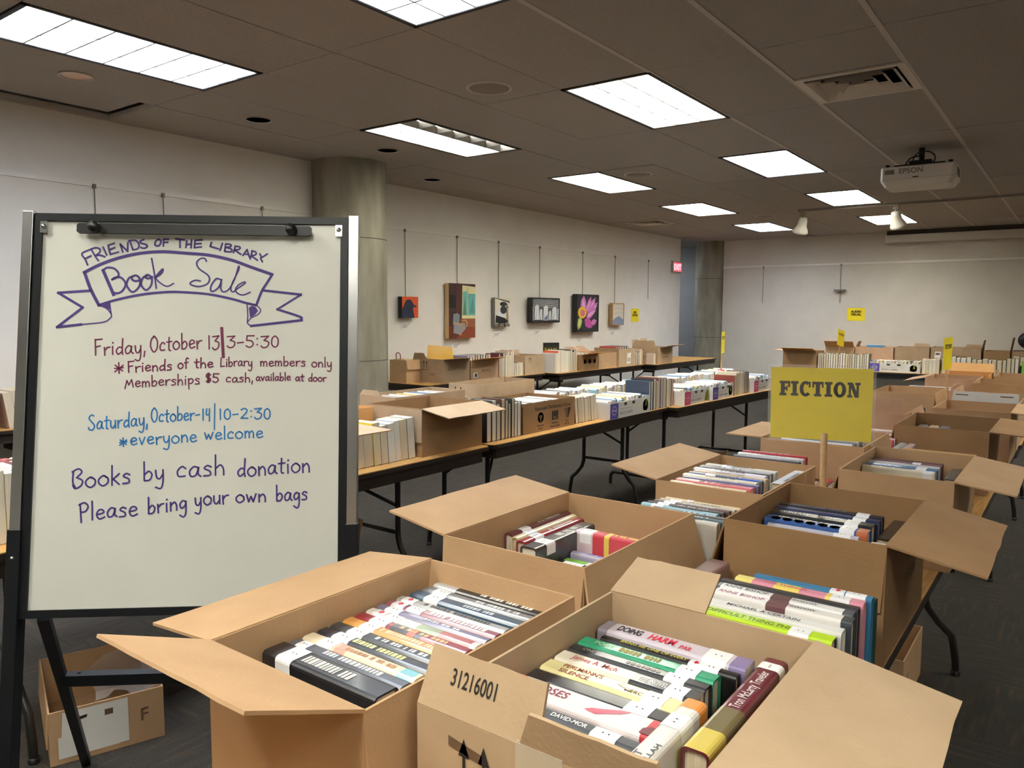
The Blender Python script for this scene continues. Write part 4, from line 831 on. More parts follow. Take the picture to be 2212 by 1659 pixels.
carton(-5.68, -5.25, 5.885, 6.30, .245, 'big greyish box with two small arrows and a wide pale flap, below the chair painting', GREYB, flaps=(('E', 84, .20, 0, 1, .03, TAN), ('S', 12, .06, 0, .45, .03, GREYB)), prints=pA2, group=GW, floor=.12)
tag(MB().prism([(-.15, 0), (.15, 0), (.12, .24), (-.14, .26)], -.008, .008, mat('amber_folder', (236, 182, 40), .4, coat=.4)).build('folder', None, T(-5.50, 6.12, ZT+.122) @ RZ(40) @ RX(80)), 'amber yellow folder standing in the big greyish box', 'folder')
MBs = MB(); 
def pL(mb, FR, a, b, h):
    mb.poly([(-.20, h-.19), (-.125, h-.19), (-.125, h-.13), (-.20, h-.13)], .0002, PAPER, FR['E']); mb.poly([(-.17, h-.18), (-.14, h-.18), (-.14, h-.145), (-.17, h-.145)], .0004, INK, FR['E']); mb.text('BOOKS', .03, FADED, FR['E'] @ T(.02, h*.45, 0))
carton(-5.66, -5.25, 6.32, 6.80, .215, 'brown box with an orange-brown flap and a white sticker, right of the greyish box', KRAFT, flaps=(('E', 80, .17, .05, 1, .03, ORANGEB),), prints=pL, group=GW, floor=.10)
row_spine(-5.45, 6.36, ZT+.102, [dict(c=c, t=.032) for c in ((150, 150, 190), (170, 170, 200), (206, 196, 196), (60, 56, 60), (200, 190, 196), (90, 90, 96), (190, 186, 190), (60, 64, 70), (206, 206, 206))], 'in the orange-flapped wall box', 'books in the orange-flapped wall box', L0=.24, W0=.16, gap=.014, frm='from the left')
upright(-5.255, 6.82, 7.10, [((120, 40, 50), H), ((60, 66, 72), H), ((222, 216, 206), P_), ((90, 96, 100), H), ((226, 222, 216), P_), ((170, 40, 56), P_), ((226, 210, 196), P_), ((230, 226, 220), P_), ((196, 190, 180), P_), ((206, 150, 150), P_)], 'of the run under the small bird canvas', 'upright books below the bird on white painting', h=(.215, .30), dep=.19)
carton(-5.62, -5.24, 7.30, 7.70, .225, 'tan box with two small arrows, between two upright runs', TAN, flaps=(('W', 20, .05), ('S', 168, .12)), prints=lambda mb, FR, a, b, h: arrows(mb, FR['E'], -.10, h-.055, .05), group=GW, floor=.1)
upright(-5.25, 7.115, 7.285, [((232, 228, 220), P_), ((26, 26, 28), P_), ((26, 26, 28), P_), ((226, 220, 200), P_), ((236, 226, 196), P_), ((190, 170, 120), P_)], 'of the short run before the tan arrow box', 'short upright books before the tan arrow box', h=(.145, .155), dep=.12)
upright(-5.12, 7.76, 8.26, [((230, 226, 222), P_), ((222, 200, 190), P_), ((226, 90, 60), P_), ((206, 206, 210), P_), ((236, 232, 226), P_), ((160, 190, 150), P_), ((226, 220, 180), P_), ((150, 180, 190), P_), ((60, 64, 80), H), ((190, 190, 200), H), ((30, 40, 80), H), ((206, 196, 186), P_)], 'of the tall run below the grey landscape', 'tall upright books below the grey landscape', h=(.235, .275), dep=.22)
FRB = mat('black_frame', (18, 18, 20), .45)
fo = MB().box(-.11, .11, -.008, .008, 0, .014, FRB).box(-.11, .11, -.008, .008, .166, .18, FRB).box(-.11, -.096, -.008, .008, .014, .166, FRB).box(.096, .11, -.008, .008, .014, .166, FRB).box(-.096, .096, -.003, .003, .014, .166, mat('print_black', (40, 40, 34), .6))
fo.text('BANK', .05, mat('dull_yellow', (170, 150, 40), .7), frame((0, -.0036, .09), (1, 0, 0), (0, 0, 1)), bold=.03)
tag(fo.build('framed_print', None, T(-5.45, 8.16, ZT+.17) @ RZ(60)), 'small black framed print propped behind the tall upright run', 'framed picture')
tag(MB().box(-.12, .12, -.1, .1, 0, .165, KRAFT).build('cardboard_box', None, T(-5.46, 8.16, ZT+.001) @ RZ(0)), 'closed brown box hidden behind the tall run, carrying the small framed print', 'box')
carton(-5.52, -5.085, 8.30, 8.72, .20, 'brown box with a yellow-brown flap hiding printed emblems, below the flower painting', DARKB, flaps=(('E', 80, .19, 0, 1, .03, ORANGEB),), prints=lambda mb, FR, a, b, h: [mb.lathe([(0, 0), (.03, 0)], FADED, 18, FR['E'] @ T(-.12+.12*q, h*.55, .0)) for q in range(3)] and None, group=GW, floor=.1)
row_spine(-5.3, 8.34, ZT+.102, [dict(c=c, t=.03) for c in ((230, 220, 206), (236, 236, 234), (226, 200, 190), (238, 236, 230), (200, 196, 190), (236, 232, 226))], 'in the yellow-flapped wall box', 'books in the yellow-flapped wall box', L0=.24, W0=.11, gap=.02, frm='from the left')
carton(-5.50, -5.09, 8.74, 9.22, .205, 'plain brown box with its rear flaps up, under the flower painting', KRAFT, flaps=(('W', 66, .15, .48, 1, .02, PINKB), ('W', 62, .14, 0, .46, .02, PINKB)), group=GW, floor=.08)
def pS(mb, FR, a, b, h):
    F = FR['E']; W_ = [(-.01, .03), (.10, .03), (.11, h-.05), (.0, h-.06)]; mb.poly(W_, .0002, PAPER, F)
    for q in range(5): mb.poly([(.012+q*.017, .06), (.02+q*.017, .06), (.02+q*.017, .11+.01*(q % 2)), (.012+q*.017, .11+.01*(q % 2))], .0004, FADED, F)
carton(-5.46, -5.07, 9.25, 9.72, .235, 'tan box with a torn white shipping sticker, right of the plain brown box', TAN, flaps=(('N', 176, .1), ('S', 20, .02)), prints=pS, group=GW, floor=.16)
row_spine(-5.27, 9.29, ZT+.162, [dict(c=c, t=.04) for c in ((196, 40, 50), (60, 30, 40), (190, 50, 60), (90, 90, 100), (60, 80, 84), (40, 60, 100), (70, 90, 100))], 'piled in the torn-sticker box', 'books piled in the torn-sticker box', L0=.26, W0=.11, gap=.012, frm='from the left')
upright(-5.08, 9.74, 9.97, [((70, 74, 80), H), ((60, 80, 90), H), ((40, 50, 60), H), ((150, 90, 60), H), ((196, 190, 186), P_), ((226, 216, 196), P_), ((120, 60, 70), P_)], 'of the run left of the last wall box', 'upright books left of the last wall box', h=(.17, .225), dep=.19)
upright(-4.93, 10.02, 10.09, [((226, 206, 190), P_), ((230, 220, 210), P_), ((222, 196, 186), P_)], 'of three slim ones at the table joint', 'slim paperbacks at the table joint', h=(.14, .16), dep=.12)
def pN(mb, FR, a, b, h): mb.text('Book outlet', .03, FADED, FR['S'] @ T(-.0, h*.42, 0)); mb.text('Book outlet', .03, FADED, FR['E'] @ T(0, h*.42, 0))
carton(-5.34, -4.92, 10.14, 10.62, .235, 'tan box with raised rear flaps, alone on the end of the wall tables', TAN, flaps=(('E', 78, .19, .1, 1, .02, PINKB), ('W', 4, .12, 0, .46, .01), ('W', 8, .11, .52, 1, .02), ('S', -6, .10, 0, .9, .03)), prints=pN, group=GW)
# left end of the wall row and of the middle row
def pO(mb, FR, a, b, h):
    F = FR['E']; mb.poly([(.02, h*.42), (b, h*.42), (b, h), (.02, h)], .0002, mat('orange_print', (226, 98, 30), .6), F)
    mb.text('POPS', .04, FADED, F @ T(-.08, h*.26, 0)); mb.text('SAVEUR', .026, FADED, F @ T(.11, h*.30, .0), bold=.02); mb.text('SUCREE', .026, FADED, F @ T(.11, h*.14, .0), bold=.02)
carton(-5.60, -5.24, 4.03, 4.45, .235, 'orange and tan snack box below the near column', KRAFT, prints=pO, group=GW, floor=.1)
for i, (c, n_) in enumerate((((222, 50, 60), 'bright red'), ((60, 60, 140), 'dark blue'))):
    tag(MB().box(-.06, .06, -.085, .085, 0, .09+.02*i, mat('carton_'+n_.replace(' ', '_'), c, .4)).build('small_carton', None, T(-5.32-.13*i, 4.15, ZT+.102)), n_+' carton inside the orange snack box', 'carton')
carton(-5.62, -5.26, 1.43, 1.86, .24, 'brown box at the left edge beside upright books on the wall table', KRAFT, flaps=(('E', 172, .1), ), group=GW, floor=.1)
upright(-5.27, 1.90, 2.32, [((222, 200, 196), P_), ((226, 220, 216), P_), ((60, 60, 66), P_), ((226, 216, 206), P_), ((150, 40, 50), P_), ((226, 222, 212), P_), ((200, 206, 196), P_)], 'of the leaning run at the left edge', 'leaning books left of the whiteboard', h=(.21, .235), dep=.2, lean=8)
row_spine(-5.46, 1.46, ZT+.102, [dict(c=c, t=.04) for c in ((206, 206, 210), (120, 140, 170), (226, 220, 216), (206, 190, 190), (90, 90, 96), (226, 226, 226), (200, 170, 160))], 'in the box at the left edge', 'books in the box at the left edge', L0=.2, W0=.16, gap=.01, frm='from the left')
upright(-2.66, .905, 1.14, [((206, 190, 100), P_), ((222, 212, 196), P_), ((240, 236, 230), P_), ((130, 30, 50), H, 'thick'), ((60, 40, 46), H), ((200, 40, 60), H)], 'of the run at the lower left edge', 'upright books left of the whiteboard on the middle table', h=(.215, .235), dep=.2)
row_spine(-3.0, .93, ZT+.0008, [dict(c=c, t=.035) for c in ((190, 60, 66), (60, 60, 66), (206, 210, 214), (100, 96, 110), (190, 70, 80), (222, 214, 196), (150, 120, 126), (226, 226, 226))], 'behind the lower left upright run', 'books behind the lower left upright run', L0=.24, W0=.19, gap=.004, frm='from the left')

# ------------------------------------------------------------------ back wall rows
GK = 'boxes by the back wall'
carton(-3.30, -2.86, 10.52+.12, 11.02, .235, 'dark open-fronted box with pale flaps at the left end of the back tables', DARKB, flaps=(('S', 74, .15, 0, 1, .02, ORANGEB), ('W', 90, .14, 0, 1, .02, PINKB)), group=GK)
bw = [(c, True) for c in ((60, 50, 46), (70, 64, 50), (40, 40, 40), (84, 80, 70), (60, 80, 80), (90, 80, 50), (70, 60, 50), (50, 44, 40), (80, 50, 44), (60, 60, 66), (96, 90, 60), (120, 60, 40), (100, 60, 40), (110, 70, 40), (60, 50, 50), (60, 90, 90), (80, 80, 60), (54, 50, 48), (100, 96, 80), (70, 70, 60), (60, 56, 50), (110, 90, 50))]
upright(10.66, -2.845, -2.215, bw, 'of the long run on the back table', 'hardcovers with pale page edges on the back table', h=(.205, .22), dep=.15, face='S')
tray(-2.20, -1.62, 10.66, 11.02, PURP, 'purple-ended produce tray on the back table', 'SEEDLESS CUCUMBERS', 'S', GK)
for i in range(12):
    c = palerow(12, 5)[i]; book(T(-2.17+.046*i, 10.84, ZT+.0055) @ RZ(90), .24, .135, .034, c, f'{cname(c)} book, {ORD[i]} from the left in the tray on the back table', 'books in the tray on the back table', i % 2 == 0)
upright(10.66, -1.60, -1.41, [(c, False) for c in ((206, 180, 120), (222, 206, 160), (196, 176, 130), (226, 214, 190), (200, 180, 140))], 'of the paperbacks right of the back tray', 'paperbacks right of the back tray', h=(.17, .185), dep=.13, face='S')
upright(10.66, -1.39, -.60, [(c, True) for c in ((40, 42, 46), (50, 52, 58), (46, 60, 70), (30, 30, 34), (36, 38, 44), (30, 36, 44), (90, 86, 80), (60, 50, 50), (70, 66, 60), (44, 46, 50), (52, 54, 56), (84, 70, 60), (66, 60, 56), (60, 60, 60), (100, 90, 80), (60, 60, 64))], 'of the dark run on the right back table', 'dark hardcovers on the right back table', h=(.19, .22), dep=.15, face='S')
row_spine(-.42, 10.66, ZT+.0008, [dict(c=(120, 190, 60), t=.05, cn='bright green', d='with a white edge'), dict(c=(226, 226, 226), t=.04), dict(c=(206, 210, 214), t=.04), dict(c=(226, 224, 216), t=.04)], 'at the far end of the back table', 'books at the far end of the back table', L0=.3, W0=.19, gap=.01)
row_spine(-.12, 10.66, ZT+.0008, [dict(c=(110, 30, 40), t=.05, d='with a white spine top'), dict(c=(232, 230, 226), t=.05), dict(c=(80, 30, 36), t=.05)], 'at the right edge of the back table', 'books at the right edge of the back table', L0=.28, W0=.2, gap=.01)
# row against the back wall
carton(-3.42, -2.98, 13.24, 13.62, .20, 'box with an orange-tan flap lifted in front of the back wall', KRAFT, flaps=(('S', 50, .15, 0, 1, .0, ORANGEB), ('E', 20, .1, .3, 1, .02)), group=GK)
carton(-2.96, -2.40, 13.24, 13.66, .21, 'pinkish brown box holding a blue spine by the back wall', PINKB, flaps=(('N', 150, .1), ), group=GK, floor=.14)
row_spine(-2.68, 13.27, ZT+.142, [dict(c=(60, 140, 190), t=.04), dict(c=(200, 180, 170), t=.04), dict(c=(160, 140, 136), t=.04), dict(c=(226, 226, 226), t=.04)], 'in the pinkish box by the back wall', 'books in the pinkish back box', L0=.24, W0=.10, gap=.03)
def pbk(mb, FR, a, b, h): mb.poly([(-a+.05, .07), (-a+.13, .07), (-a+.14, .17), (-a+.06, .17)], .0003, PAPER, FR['S']); mb.poly([(-a+.065, .12), (-a+.12, .12), (-a+.125, .15), (-a+.07, .15)], .0005, FADED, FR['S']); mb.text('BROADVIEW', .02, FADED, FR['S'] @ T(.04, .11, 0), width=.22)
carton(-2.38, -1.90, 13.24, 13.66, .225, 'plain grey-brown box between the pinkish box and the stickered box', GREYB, flaps=(('N', 40, .06, .1, .6, .02), ), group=GK)
carton(-1.88, -1.22, 13.24, 13.70, .235, 'wide brown box with a white sticker on its front by the back wall', GREYB, flaps=(('E', 10, .12, .2, .9, .03), ('N', 40, .05, 0, .4, .03)), prints=pbk, group=GK)
carton(-1.19, -.86, 13.24, 13.66, .20, 'dark-fronted box with one tall flap standing up by the back wall', DARKB, flaps=(('E', 8, .20, 0, 1, .02, GREYB), ), group=GK)
carton(-.84, .2, 13.24, 13.70, .21, 'long brown box with dark cases in front at the right edge of the back wall', GREYB, group=GK)
upright(13.205, -.82, -.10, [(c, True) for c in ((26, 28, 30), (40, 44, 46), (24, 24, 26), (226, 226, 222), (30, 34, 36), (34, 36, 40), (206, 210, 210), (28, 30, 32), (24, 26, 28), (38, 40, 42))], 'of the dark cases by the back wall', 'dark cases in front of the long back box', h=(.13, .15), dep=.03, face='S')
# ------------------------------------------------------------------ boxes on and near the floor
def pF(mb, FR, a, b, h):
    F = FR['S']; mb.poly([(-.14, .02), (.06, .02), (.06, h-.008), (-.13, h-.008)], .0003, PAPER, F); mb.poly([(-.145, .018), (.03, .018), (.03, .09), (-.145, .09)], .0002, PAPER, F)
    mb.poly([(-.11, h-.035), (-.06, h-.03), (-.062, h-.04), (-.11, h-.048)], .0005, INK, F); mb.poly([(-.01, h-.05), (.015, h-.05), (.015, h-.03), (-.01, h-.03)], .0005, FADED, F)
    mb.text('F', .045, FADED, F @ T(.11, h*.55, .0003)); G_ = FR['W']; mb.poly([(-.10, .08), (-.03, .08), (-.03, .13), (-.10, .13)], .0003, PAPER, G_)
carton(-2.917, -2.577, 1.002, 1.472, .178, 'brown box with taped white papers on the floor behind the easel leg', KRAFT, z0=.001, prints=pF, flaps=(('W', 176, .12), ), group='boxes on the floor', rot=71)
WRAP = mat('clear_plastic_wrap', (236, 236, 236), .06, alpha=.22, coat=1)
rw = random.Random(5); vs = [(x*.03+rw.uniform(-.006, .006), y*.03+rw.uniform(-.006, .006), .02*math.sin(x*1.1+y*.6)+rw.uniform(-.012, .012)) for x in range(-4, 5) for y in range(-4, 5)]
wm = MB(); wm.add(vs, [(i*9+j, (i+1)*9+j, (i+1)*9+j+1, i*9+j+1) for i in range(8) for j in range(8)], WRAP, None, True)
tag(wm.build('plastic_wrap', None, T(-2.70, 1.32, .165) @ RZ(71) @ RX(12)), 'crumpled clear plastic wrap spilling from the floor box', 'plastic wrap')
carton(-3.13, -2.74, 2.02, 2.44, .28, 'brown box with two arrows and a raised flap on the floor under the middle row', DARKB, z0=.001, prints=lambda mb, FR, a, b, h: [arrows(mb, FR['E'], -.06, h-.07, .07), mb.poly([(-.16, .1), (-.08, .1), (-.08, .112), (-.16, .112)], .0002, INK, FR['E'])] and None, flaps=(('N', 24, .19, 0, 1, .03), ('E', 174, .1)), group='boxes on the floor', rot=0)
carton(-.86, -.46, 3.02, 3.42, .20, 'brown box on the floor under the near table edge', KRAFT, z0=.001, prints=lambda mb, FR, a, b, h: mb.text('A', .05, INK, FR['E'] @ T(-.12, h*.5, 0) @ RZ(90)), group='boxes on the floor')
carton(-2.95, -2.6, 6.45, 6.85, .17, 'shadowy brown box on the floor below the far pink tray', DARKB, z0=.001, flaps=(('E', 40, .06, .3, .8, .0), ), group='boxes on the floor')
# ------------------------------------------------------------------ whiteboard easel
BW, BH, LEAN = .700, .912, math.asin(.158/.912)
_tl = Vector((-2.014, .829, 1.673)); _tr = Vector((-1.488, 1.292, 1.673)); _h = (_tr-_tl).normalized()
_n = Vector((.661, -.751, 0)); _n = (_n-_h*_n.dot(_h)).normalized()
_up = (Vector((0, 0, 1))*math.cos(LEAN)-_n*math.sin(LEAN)).normalized()
BM = frame(_tl-_up*BH, _h, _up)              # origin = bottom left of the board, x along, y up, z out to the viewer
BI = BM.inverted()
def bp(px, py):
    d = BI.to_3x3() @ ray(px, py); o = BI @ Vector((0, 0, CH)); k = -o.z/d.z
    return (o.x+d.x*k, o.y+d.y*k)
BOARD = noisy('whiteboard_enamel', (214, 215, 209), (218, 219, 213), 5, .28, spec=.5)
PUR, MRN, BLU = mat('purple_marker', (70, 50, 128), .6), mat('maroon_marker', (112, 30, 74), .6), mat('blue_marker', (22, 116, 184), .6)
eas = empty('whiteboard_easel', T(_tl.x, _tl.y, 0), 'large whiteboard on a black and silver easel announcing the book sale', 'whiteboard easel')
EI = eas.matrix_world.inverted() if False else T(-_tl.x, -_tl.y, 0)
bd = MB().box(0, BW, 0, BH, -.012, 0, BOARD)
def stroke(P, wd, m, z=.0006, sm=True):
    Q = [Vector((*bp(*p), 0)) for p in P]
    if sm and len(Q) > 2: Q = smooth_path(Q, 5)
    vs = []
    for i, p in enumerate(Q):
        t = (Q[min(i+1, len(Q)-1)]-Q[max(i-1, 0)]); t = t.normalized() if t.length > 1e-9 else Vector((1, 0, 0)); s = Vector((-t.y, t.x, 0))*wd/2
        if i == 0: p = p-t*wd*.4
        if i == len(Q)-1: p = p+t*wd*.4
        vs += [(p.x+s.x, p.y+s.y, z), (p.x-s.x, p.y-s.y, z)]
    bd.add(vs, [(2*i, 2*i+1, 2*i+3, 2*i+2) for i in range(len(Q)-1)], m)
def Z1(P): return [(60+x/6.144, 460+y/6.144) for x, y in P]
def Z2(P): return [(400+x/5.978, 460+y/5.978) for x, y in P]
WT = .0042
for P in ([(795, 690), (765, 620), (720, 540), (820, 490)], [(765, 605), (840, 570)], [(940, 635), (900, 580), (840, 480)], [(840, 480), (900, 462), (955, 478), (955, 525), (900, 568), (960, 560), (1025, 582)], [(1000, 455), (1050, 560)], [(1070, 430), (1080, 490), (1097, 550)], [(1097, 550), (1205, 520)],
          [(1070, 430), (1150, 403)], [(1080, 490), (1155, 462)], [(1262, 520), (1230, 415)], [(1230, 415), (1325, 510)], [(1325, 510), (1330, 395)], [(1395, 485), (1360, 385)], [(1340, 372), (1430, 365), (1478, 420), (1460, 475), (1400, 490)], [(1540, 355), (1495, 375), (1505, 402), (1570, 420), (1585, 450), (1545, 470), (1500, 460)],
          [(1740, 350), (1700, 375), (1690, 420), (1720, 440), (1755, 420), (1768, 375), (1740, 350)], [(1800, 440), (1805, 350)], [(1805, 350), (1870, 352)], [(1805, 395), (1860, 390)], [(1965, 345), (2080, 358)], [(2020, 355), (2022, 460)], [(2110, 370), (2100, 460)], [(2175, 360), (2168, 465)], [(2105, 420), (2172, 413)]): stroke(Z1(P), WT, PUR)
for P in ([(130, 355), (120, 450)], [(120, 450), (210, 440)], [(130, 355), (220, 350)], [(125, 402), (205, 395)], [(340, 380), (325, 432)], [(325, 432), (430, 465)], [(482, 395), (450, 485)], [(525, 400), (510, 490)], [(525, 400), (588, 410), (588, 435), (530, 447)], [(530, 447), (600, 470), (590, 503), (510, 497)], [(650, 430), (625, 515)],
          [(645, 430), (705, 440), (700, 470), (640, 480)], [(640, 480), (720, 535)], [(745, 550), (800, 475)], [(800, 475), (830, 570)], [(765, 528), (825, 540)], [(865, 500), (840, 595)], [(860, 490), (910, 505), (912, 538), (855, 555)], [(855, 555), (935, 612)], [(965, 530), (990, 575)], [(1060, 530), (1000, 570), (975, 582), (998, 632)]): stroke(Z2(P), WT, PUR)
B_ = .0075
ov = lambda A, B: Z1(A)+Z2(B)
stroke(ov([(750, 790), (950, 690), (1200, 600), (1500, 535), (1800, 515)], [(0, 520), (300, 545), (600, 610), (850, 700), (1120, 795)]), B_, PUR)
stroke(ov([(945, 1225), (1150, 1160), (1500, 1085), (1850, 1050)], [(0, 1025), (300, 1050), (600, 1110), (790, 1165), (910, 1190)]), .0058, PUR)
stroke(Z1([(755, 790), (830, 1000), (945, 1225)]), B_, PUR); stroke(Z2([(1125, 795), (1060, 900), (990, 1010), (920, 1190)]), .006, PUR)
for P, wd in (([(845, 1030), (405, 1060)], .006), ([(405, 1060), (730, 1255)], .006), ([(730, 1255), (390, 1515)], .006), ([(390, 1515), (710, 1480)], .006), ([(710, 1480), (1000, 1450), (1090, 1400), (1110, 1350), (1050, 1270), (945, 1225)], .003), ([(1085, 1180), (1098, 1280), (1110, 1350)], .003)): stroke(Z1(P), wd, PUR)
for P, wd in (([(1000, 1000), (1495, 1055)], .006), ([(1495, 1055), (1190, 1245)], .0045), ([(1190, 1245), (1480, 1340), (1500, 1368)], .006), ([(1510, 1385), (850, 1460)], .006), ([(850, 1460), (805, 1420), (810, 1330), (800, 1180)], .003), ([(760, 1150), (900, 1185), (975, 1250), (940, 1310), (860, 1350), (815, 1400)], .0026)): stroke(Z2(P), wd, PUR)
bd.poly([bp(*p) for p in Z1([(975, 1222), (1090, 1190), (1095, 1290)])], .0006, PUR); bd.poly([bp(*p) for p in Z2([(822, 1225), (860, 1200), (905, 1210), (942, 1265), (905, 1315), (840, 1352)])], .0006, PUR)
for P, wd in (([(1000, 760), (1060, 900), (1140, 1085)], .0075), ([(1000, 760), (1060, 725), (1150, 740), (1205, 800), (1190, 850), (1120, 885)], .005), ([(1120, 885), (1160, 858), (1240, 860), (1300, 940), (1260, 1030), (1200, 1065), (1140, 1058)], .005), ([(1400, 840), (1340, 870), (1315, 960), (1390, 1050), (1478, 980), (1490, 880), (1440, 830), (1385, 850), (1392, 890), (1440, 905), (1490, 888)], .005), ([(1590, 830), (1530, 860), (1505, 950), (1570, 1025), (1638, 960), (1645, 860), (1590, 820), (1560, 850), (1600, 872), (1655, 848)], .0048), ([(1645, 605), (1680, 800), (1705, 1000)], .004), ([(1690, 860), (1790, 745), (1772, 800), (1690, 860)], .005), ([(1690, 860), (1760, 930), (1850, 975), (1935, 935)], .0036)): stroke(Z1(P), wd, PUR)
for P, wd in (([(275, 625), (255, 590), (200, 590), (150, 640), (180, 720), (290, 800), (315, 860), (280, 920), (180, 950), (80, 930), (70, 900), (130, 870), (195, 880)], .0038), ([(450, 860), (400, 850), (340, 930), (330, 1000), (370, 1010), (440, 950), (470, 860)], .004), ([(470, 860), (462, 980), (500, 1020), (570, 980), (640, 850), (690, 690), (690, 740), (612, 900), (590, 990), (620, 1020), (660, 990), (770, 910), (765, 893), (690, 930), (650, 990), (680, 1040), (750, 1060), (840, 1025)], .0036)): stroke(Z2(P), wd, PUR)
# handwriting: stroke letters on a unit x-height, width given first
o_ = [(.85, .75), (.5, 1), (.1, .7), (.1, .3), (.45, 0), (.85, .25), (.88, .7), (.5, 1)]
GL = {
 'F': (.9, [[(.15, 0), (.1, 1.9)], [(.1, 1.85), (.9, 1.9)], [(.1, 1.0), (.7, 1.1)]]), 'O': (1.1, [[(.6, 1.9), (.2, 1.5), (.1, .7), (.5, 0), (.95, .4), (1., 1.3), (.6, 1.9), (.45, 1.75)]]),
 'L': (.9, [[(.15, 1.8), (.1, .05)], [(.1, .05), (.85, .15)]]), 'M': (1.3, [[(.0, -.1), (.3, 1.3)], [(.3, 1.3), (.6, .5)], [(.6, .5), (1., 1.4)], [(1., 1.4), (1.25, .1)]]), 'S': (1, [[(.8, 1.75), (.45, 1.9), (.1, 1.5), (.5, 1.0), (.9, .5), (.6, 0), (.1, .1), (.05, .35)]]),
 'B': (1, [[(.15, 1.6), (.1, .6), (.3, .1)], [(.05, 1.6), (.6, 1.85), (.9, 1.5), (.45, 1.0)], [(.45, 1.0), (.95, .65), (.8, .15), (.3, -.05), (.1, .3)]]), 'P': (.9, [[(.2, -.2), (.1, 1.7)], [(.0, 1.6), (.5, 1.8), (.85, 1.4), (.6, .9), (.15, .85)]]),
 'a': (.95, [[(.8, .85), (.45, 1), (.1, .6), (.2, .1), (.6, .2), (.82, .9)], [(.82, .9), (.78, .3), (1., .05)]]), 'b': (.85, [[(.1, 1.9), (.12, .1)], [(.12, .6), (.5, .95), (.8, .6), (.6, .1), (.15, .05)]]), 'c': (.8, [[(.75, .8), (.45, 1), (.1, .6), (.2, .1), (.7, .1)]]), 'd': (.9, [[(.8, .75), (.45, .9), (.1, .5), (.3, .05), (.75, .35)], [(.85, 1.9), (.78, .6), (.85, .0)]]),
 'e': (.85, [[(.1, .5), (.75, .65), (.65, .95), (.3, .95), (.1, .5), (.35, .05), (.85, .2)]]), 'f': (.6, [[(.7, 1.7), (.45, 1.85), (.3, 1.4), (.3, .0)], [(.05, 1.0), (.65, 1.05)]]), 'g': (.85, [[(.75, .85), (.4, 1), (.1, .6), (.3, .15), (.7, .5), (.75, .9)], [(.75, .9), (.75, -.4), (.5, -.85), (.1, -.6)]]), 'h': (.85, [[(.12, 1.9), (.12, 0)], [(.12, .6), (.5, .95), (.75, .6), (.78, 0)]]),
 'i': (.35, [[(.18, .95), (.2, 0)], [(.2, 1.35), (.24, 1.42)]]), 'k': (.8, [[(.12, 1.9), (.12, 0)], [(.75, 1.05), (.15, .5)], [(.25, .55), (.75, 0)]]), 'l': (.3, [[(.15, 1.9), (.17, 0)]]), 'm': (1.25, [[(.1, .95), (.12, 0)], [(.12, .6), (.4, .95), (.6, .6), (.6, 0)], [(.6, .6), (.9, .95), (1.12, .6), (1.12, 0)]]), 'n': (.85, [[(.1, .95), (.12, 0)], [(.12, .6), (.5, .95), (.75, .6), (.78, 0)]]),
 'o': (.95, [o_]), 'p': (.85, [[(.1, .95), (.2, -.85)], [(.12, .6), (.5, .95), (.8, .6), (.6, .15), (.2, .1)]]), 'r': (.7, [[(.1, .95), (.15, 0)], [(.13, .55), (.4, .9), (.75, .95)]]), 's': (.75, [[(.7, .85), (.4, 1), (.15, .75), (.6, .45), (.6, .1), (.1, .05)]]), 't': (.65, [[(.35, 1.6), (.32, .2), (.55, .02)], [(.02, 1.05), (.7, 1.1)]]),
 'u': (.85, [[(.1, .95), (.12, .3), (.4, .02), (.72, .4)], [(.75, .95), (.78, .0)]]), 'v': (.8, [[(.08, .95), (.38, .05)], [(.38, .05), (.75, 1.)]]), 'w': (1.15, [[(.08, .95), (.3, .05)], [(.3, .05), (.55, .7)], [(.55, .7), (.8, .05)], [(.8, .05), (1.1, 1.)]]), 'y': (.85, [[(.1, .95), (.18, .3), (.45, .1), (.72, .5)], [(.75, .95), (.75, -.2), (.55, -.85), (.1, -.7)]]),
 '0': (.8, [[(.45, 1.5), (.15, 1.2), (.1, .4), (.4, 0), (.7, .3), (.72, 1.1), (.45, 1.5)]]), '1': (.4, [[(.2, 1.5), (.22, 0)]]), '2': (.85, [[(.1, 1.3), (.5, 1.5), (.75, 1.1), (.1, .1)], [(.1, .1), (.85, .08)]]), '3': (.85, [[(.05, 1.45), (.8, 1.5)], [(.8, 1.5), (.35, .95)], [(.35, .95), (.8, .7), (.7, .15), (.3, -.05), (.05, .2)]]), '4': (.8, [[(.2, 1.5), (.15, .75), (.6, .75)], [(.65, 1.5), (.65, -.15)]]), '5': (.8, [[(.15, 1.5), (.85, 1.5)], [(.15, 1.5), (.1, .9)], [(.1, .9), (.6, .8), (.75, .3), (.4, -.05), (.05, .15)]]),
 ',': (.3, [[(.2, .25), (.12, -.4)]]), ':': (.35, [[(.18, .3), (.2, .36)], [(.18, 1.1), (.2, 1.16)]]), '-': (.7, [[(.05, .65), (.65, .72)]]), '*': (.9, [[(.45, 1.15), (.5, .0)], [(.05, .2), (.9, .85)], [(.1, .9), (.85, .25)], [(.05, .55), (.9, .6)]]), '|': (.3, [[(.1, 2.4), (.2, -.7)]]), '$': (.8, [[(.7, 1.3), (.2, 1.4), (.15, .9), (.65, .6), (.6, .15), (.1, .1)], [(.35, 1.6), (.3, -.1)], [(.5, 1.6), (.45, -.1)]]), ' ': (.5, [])}
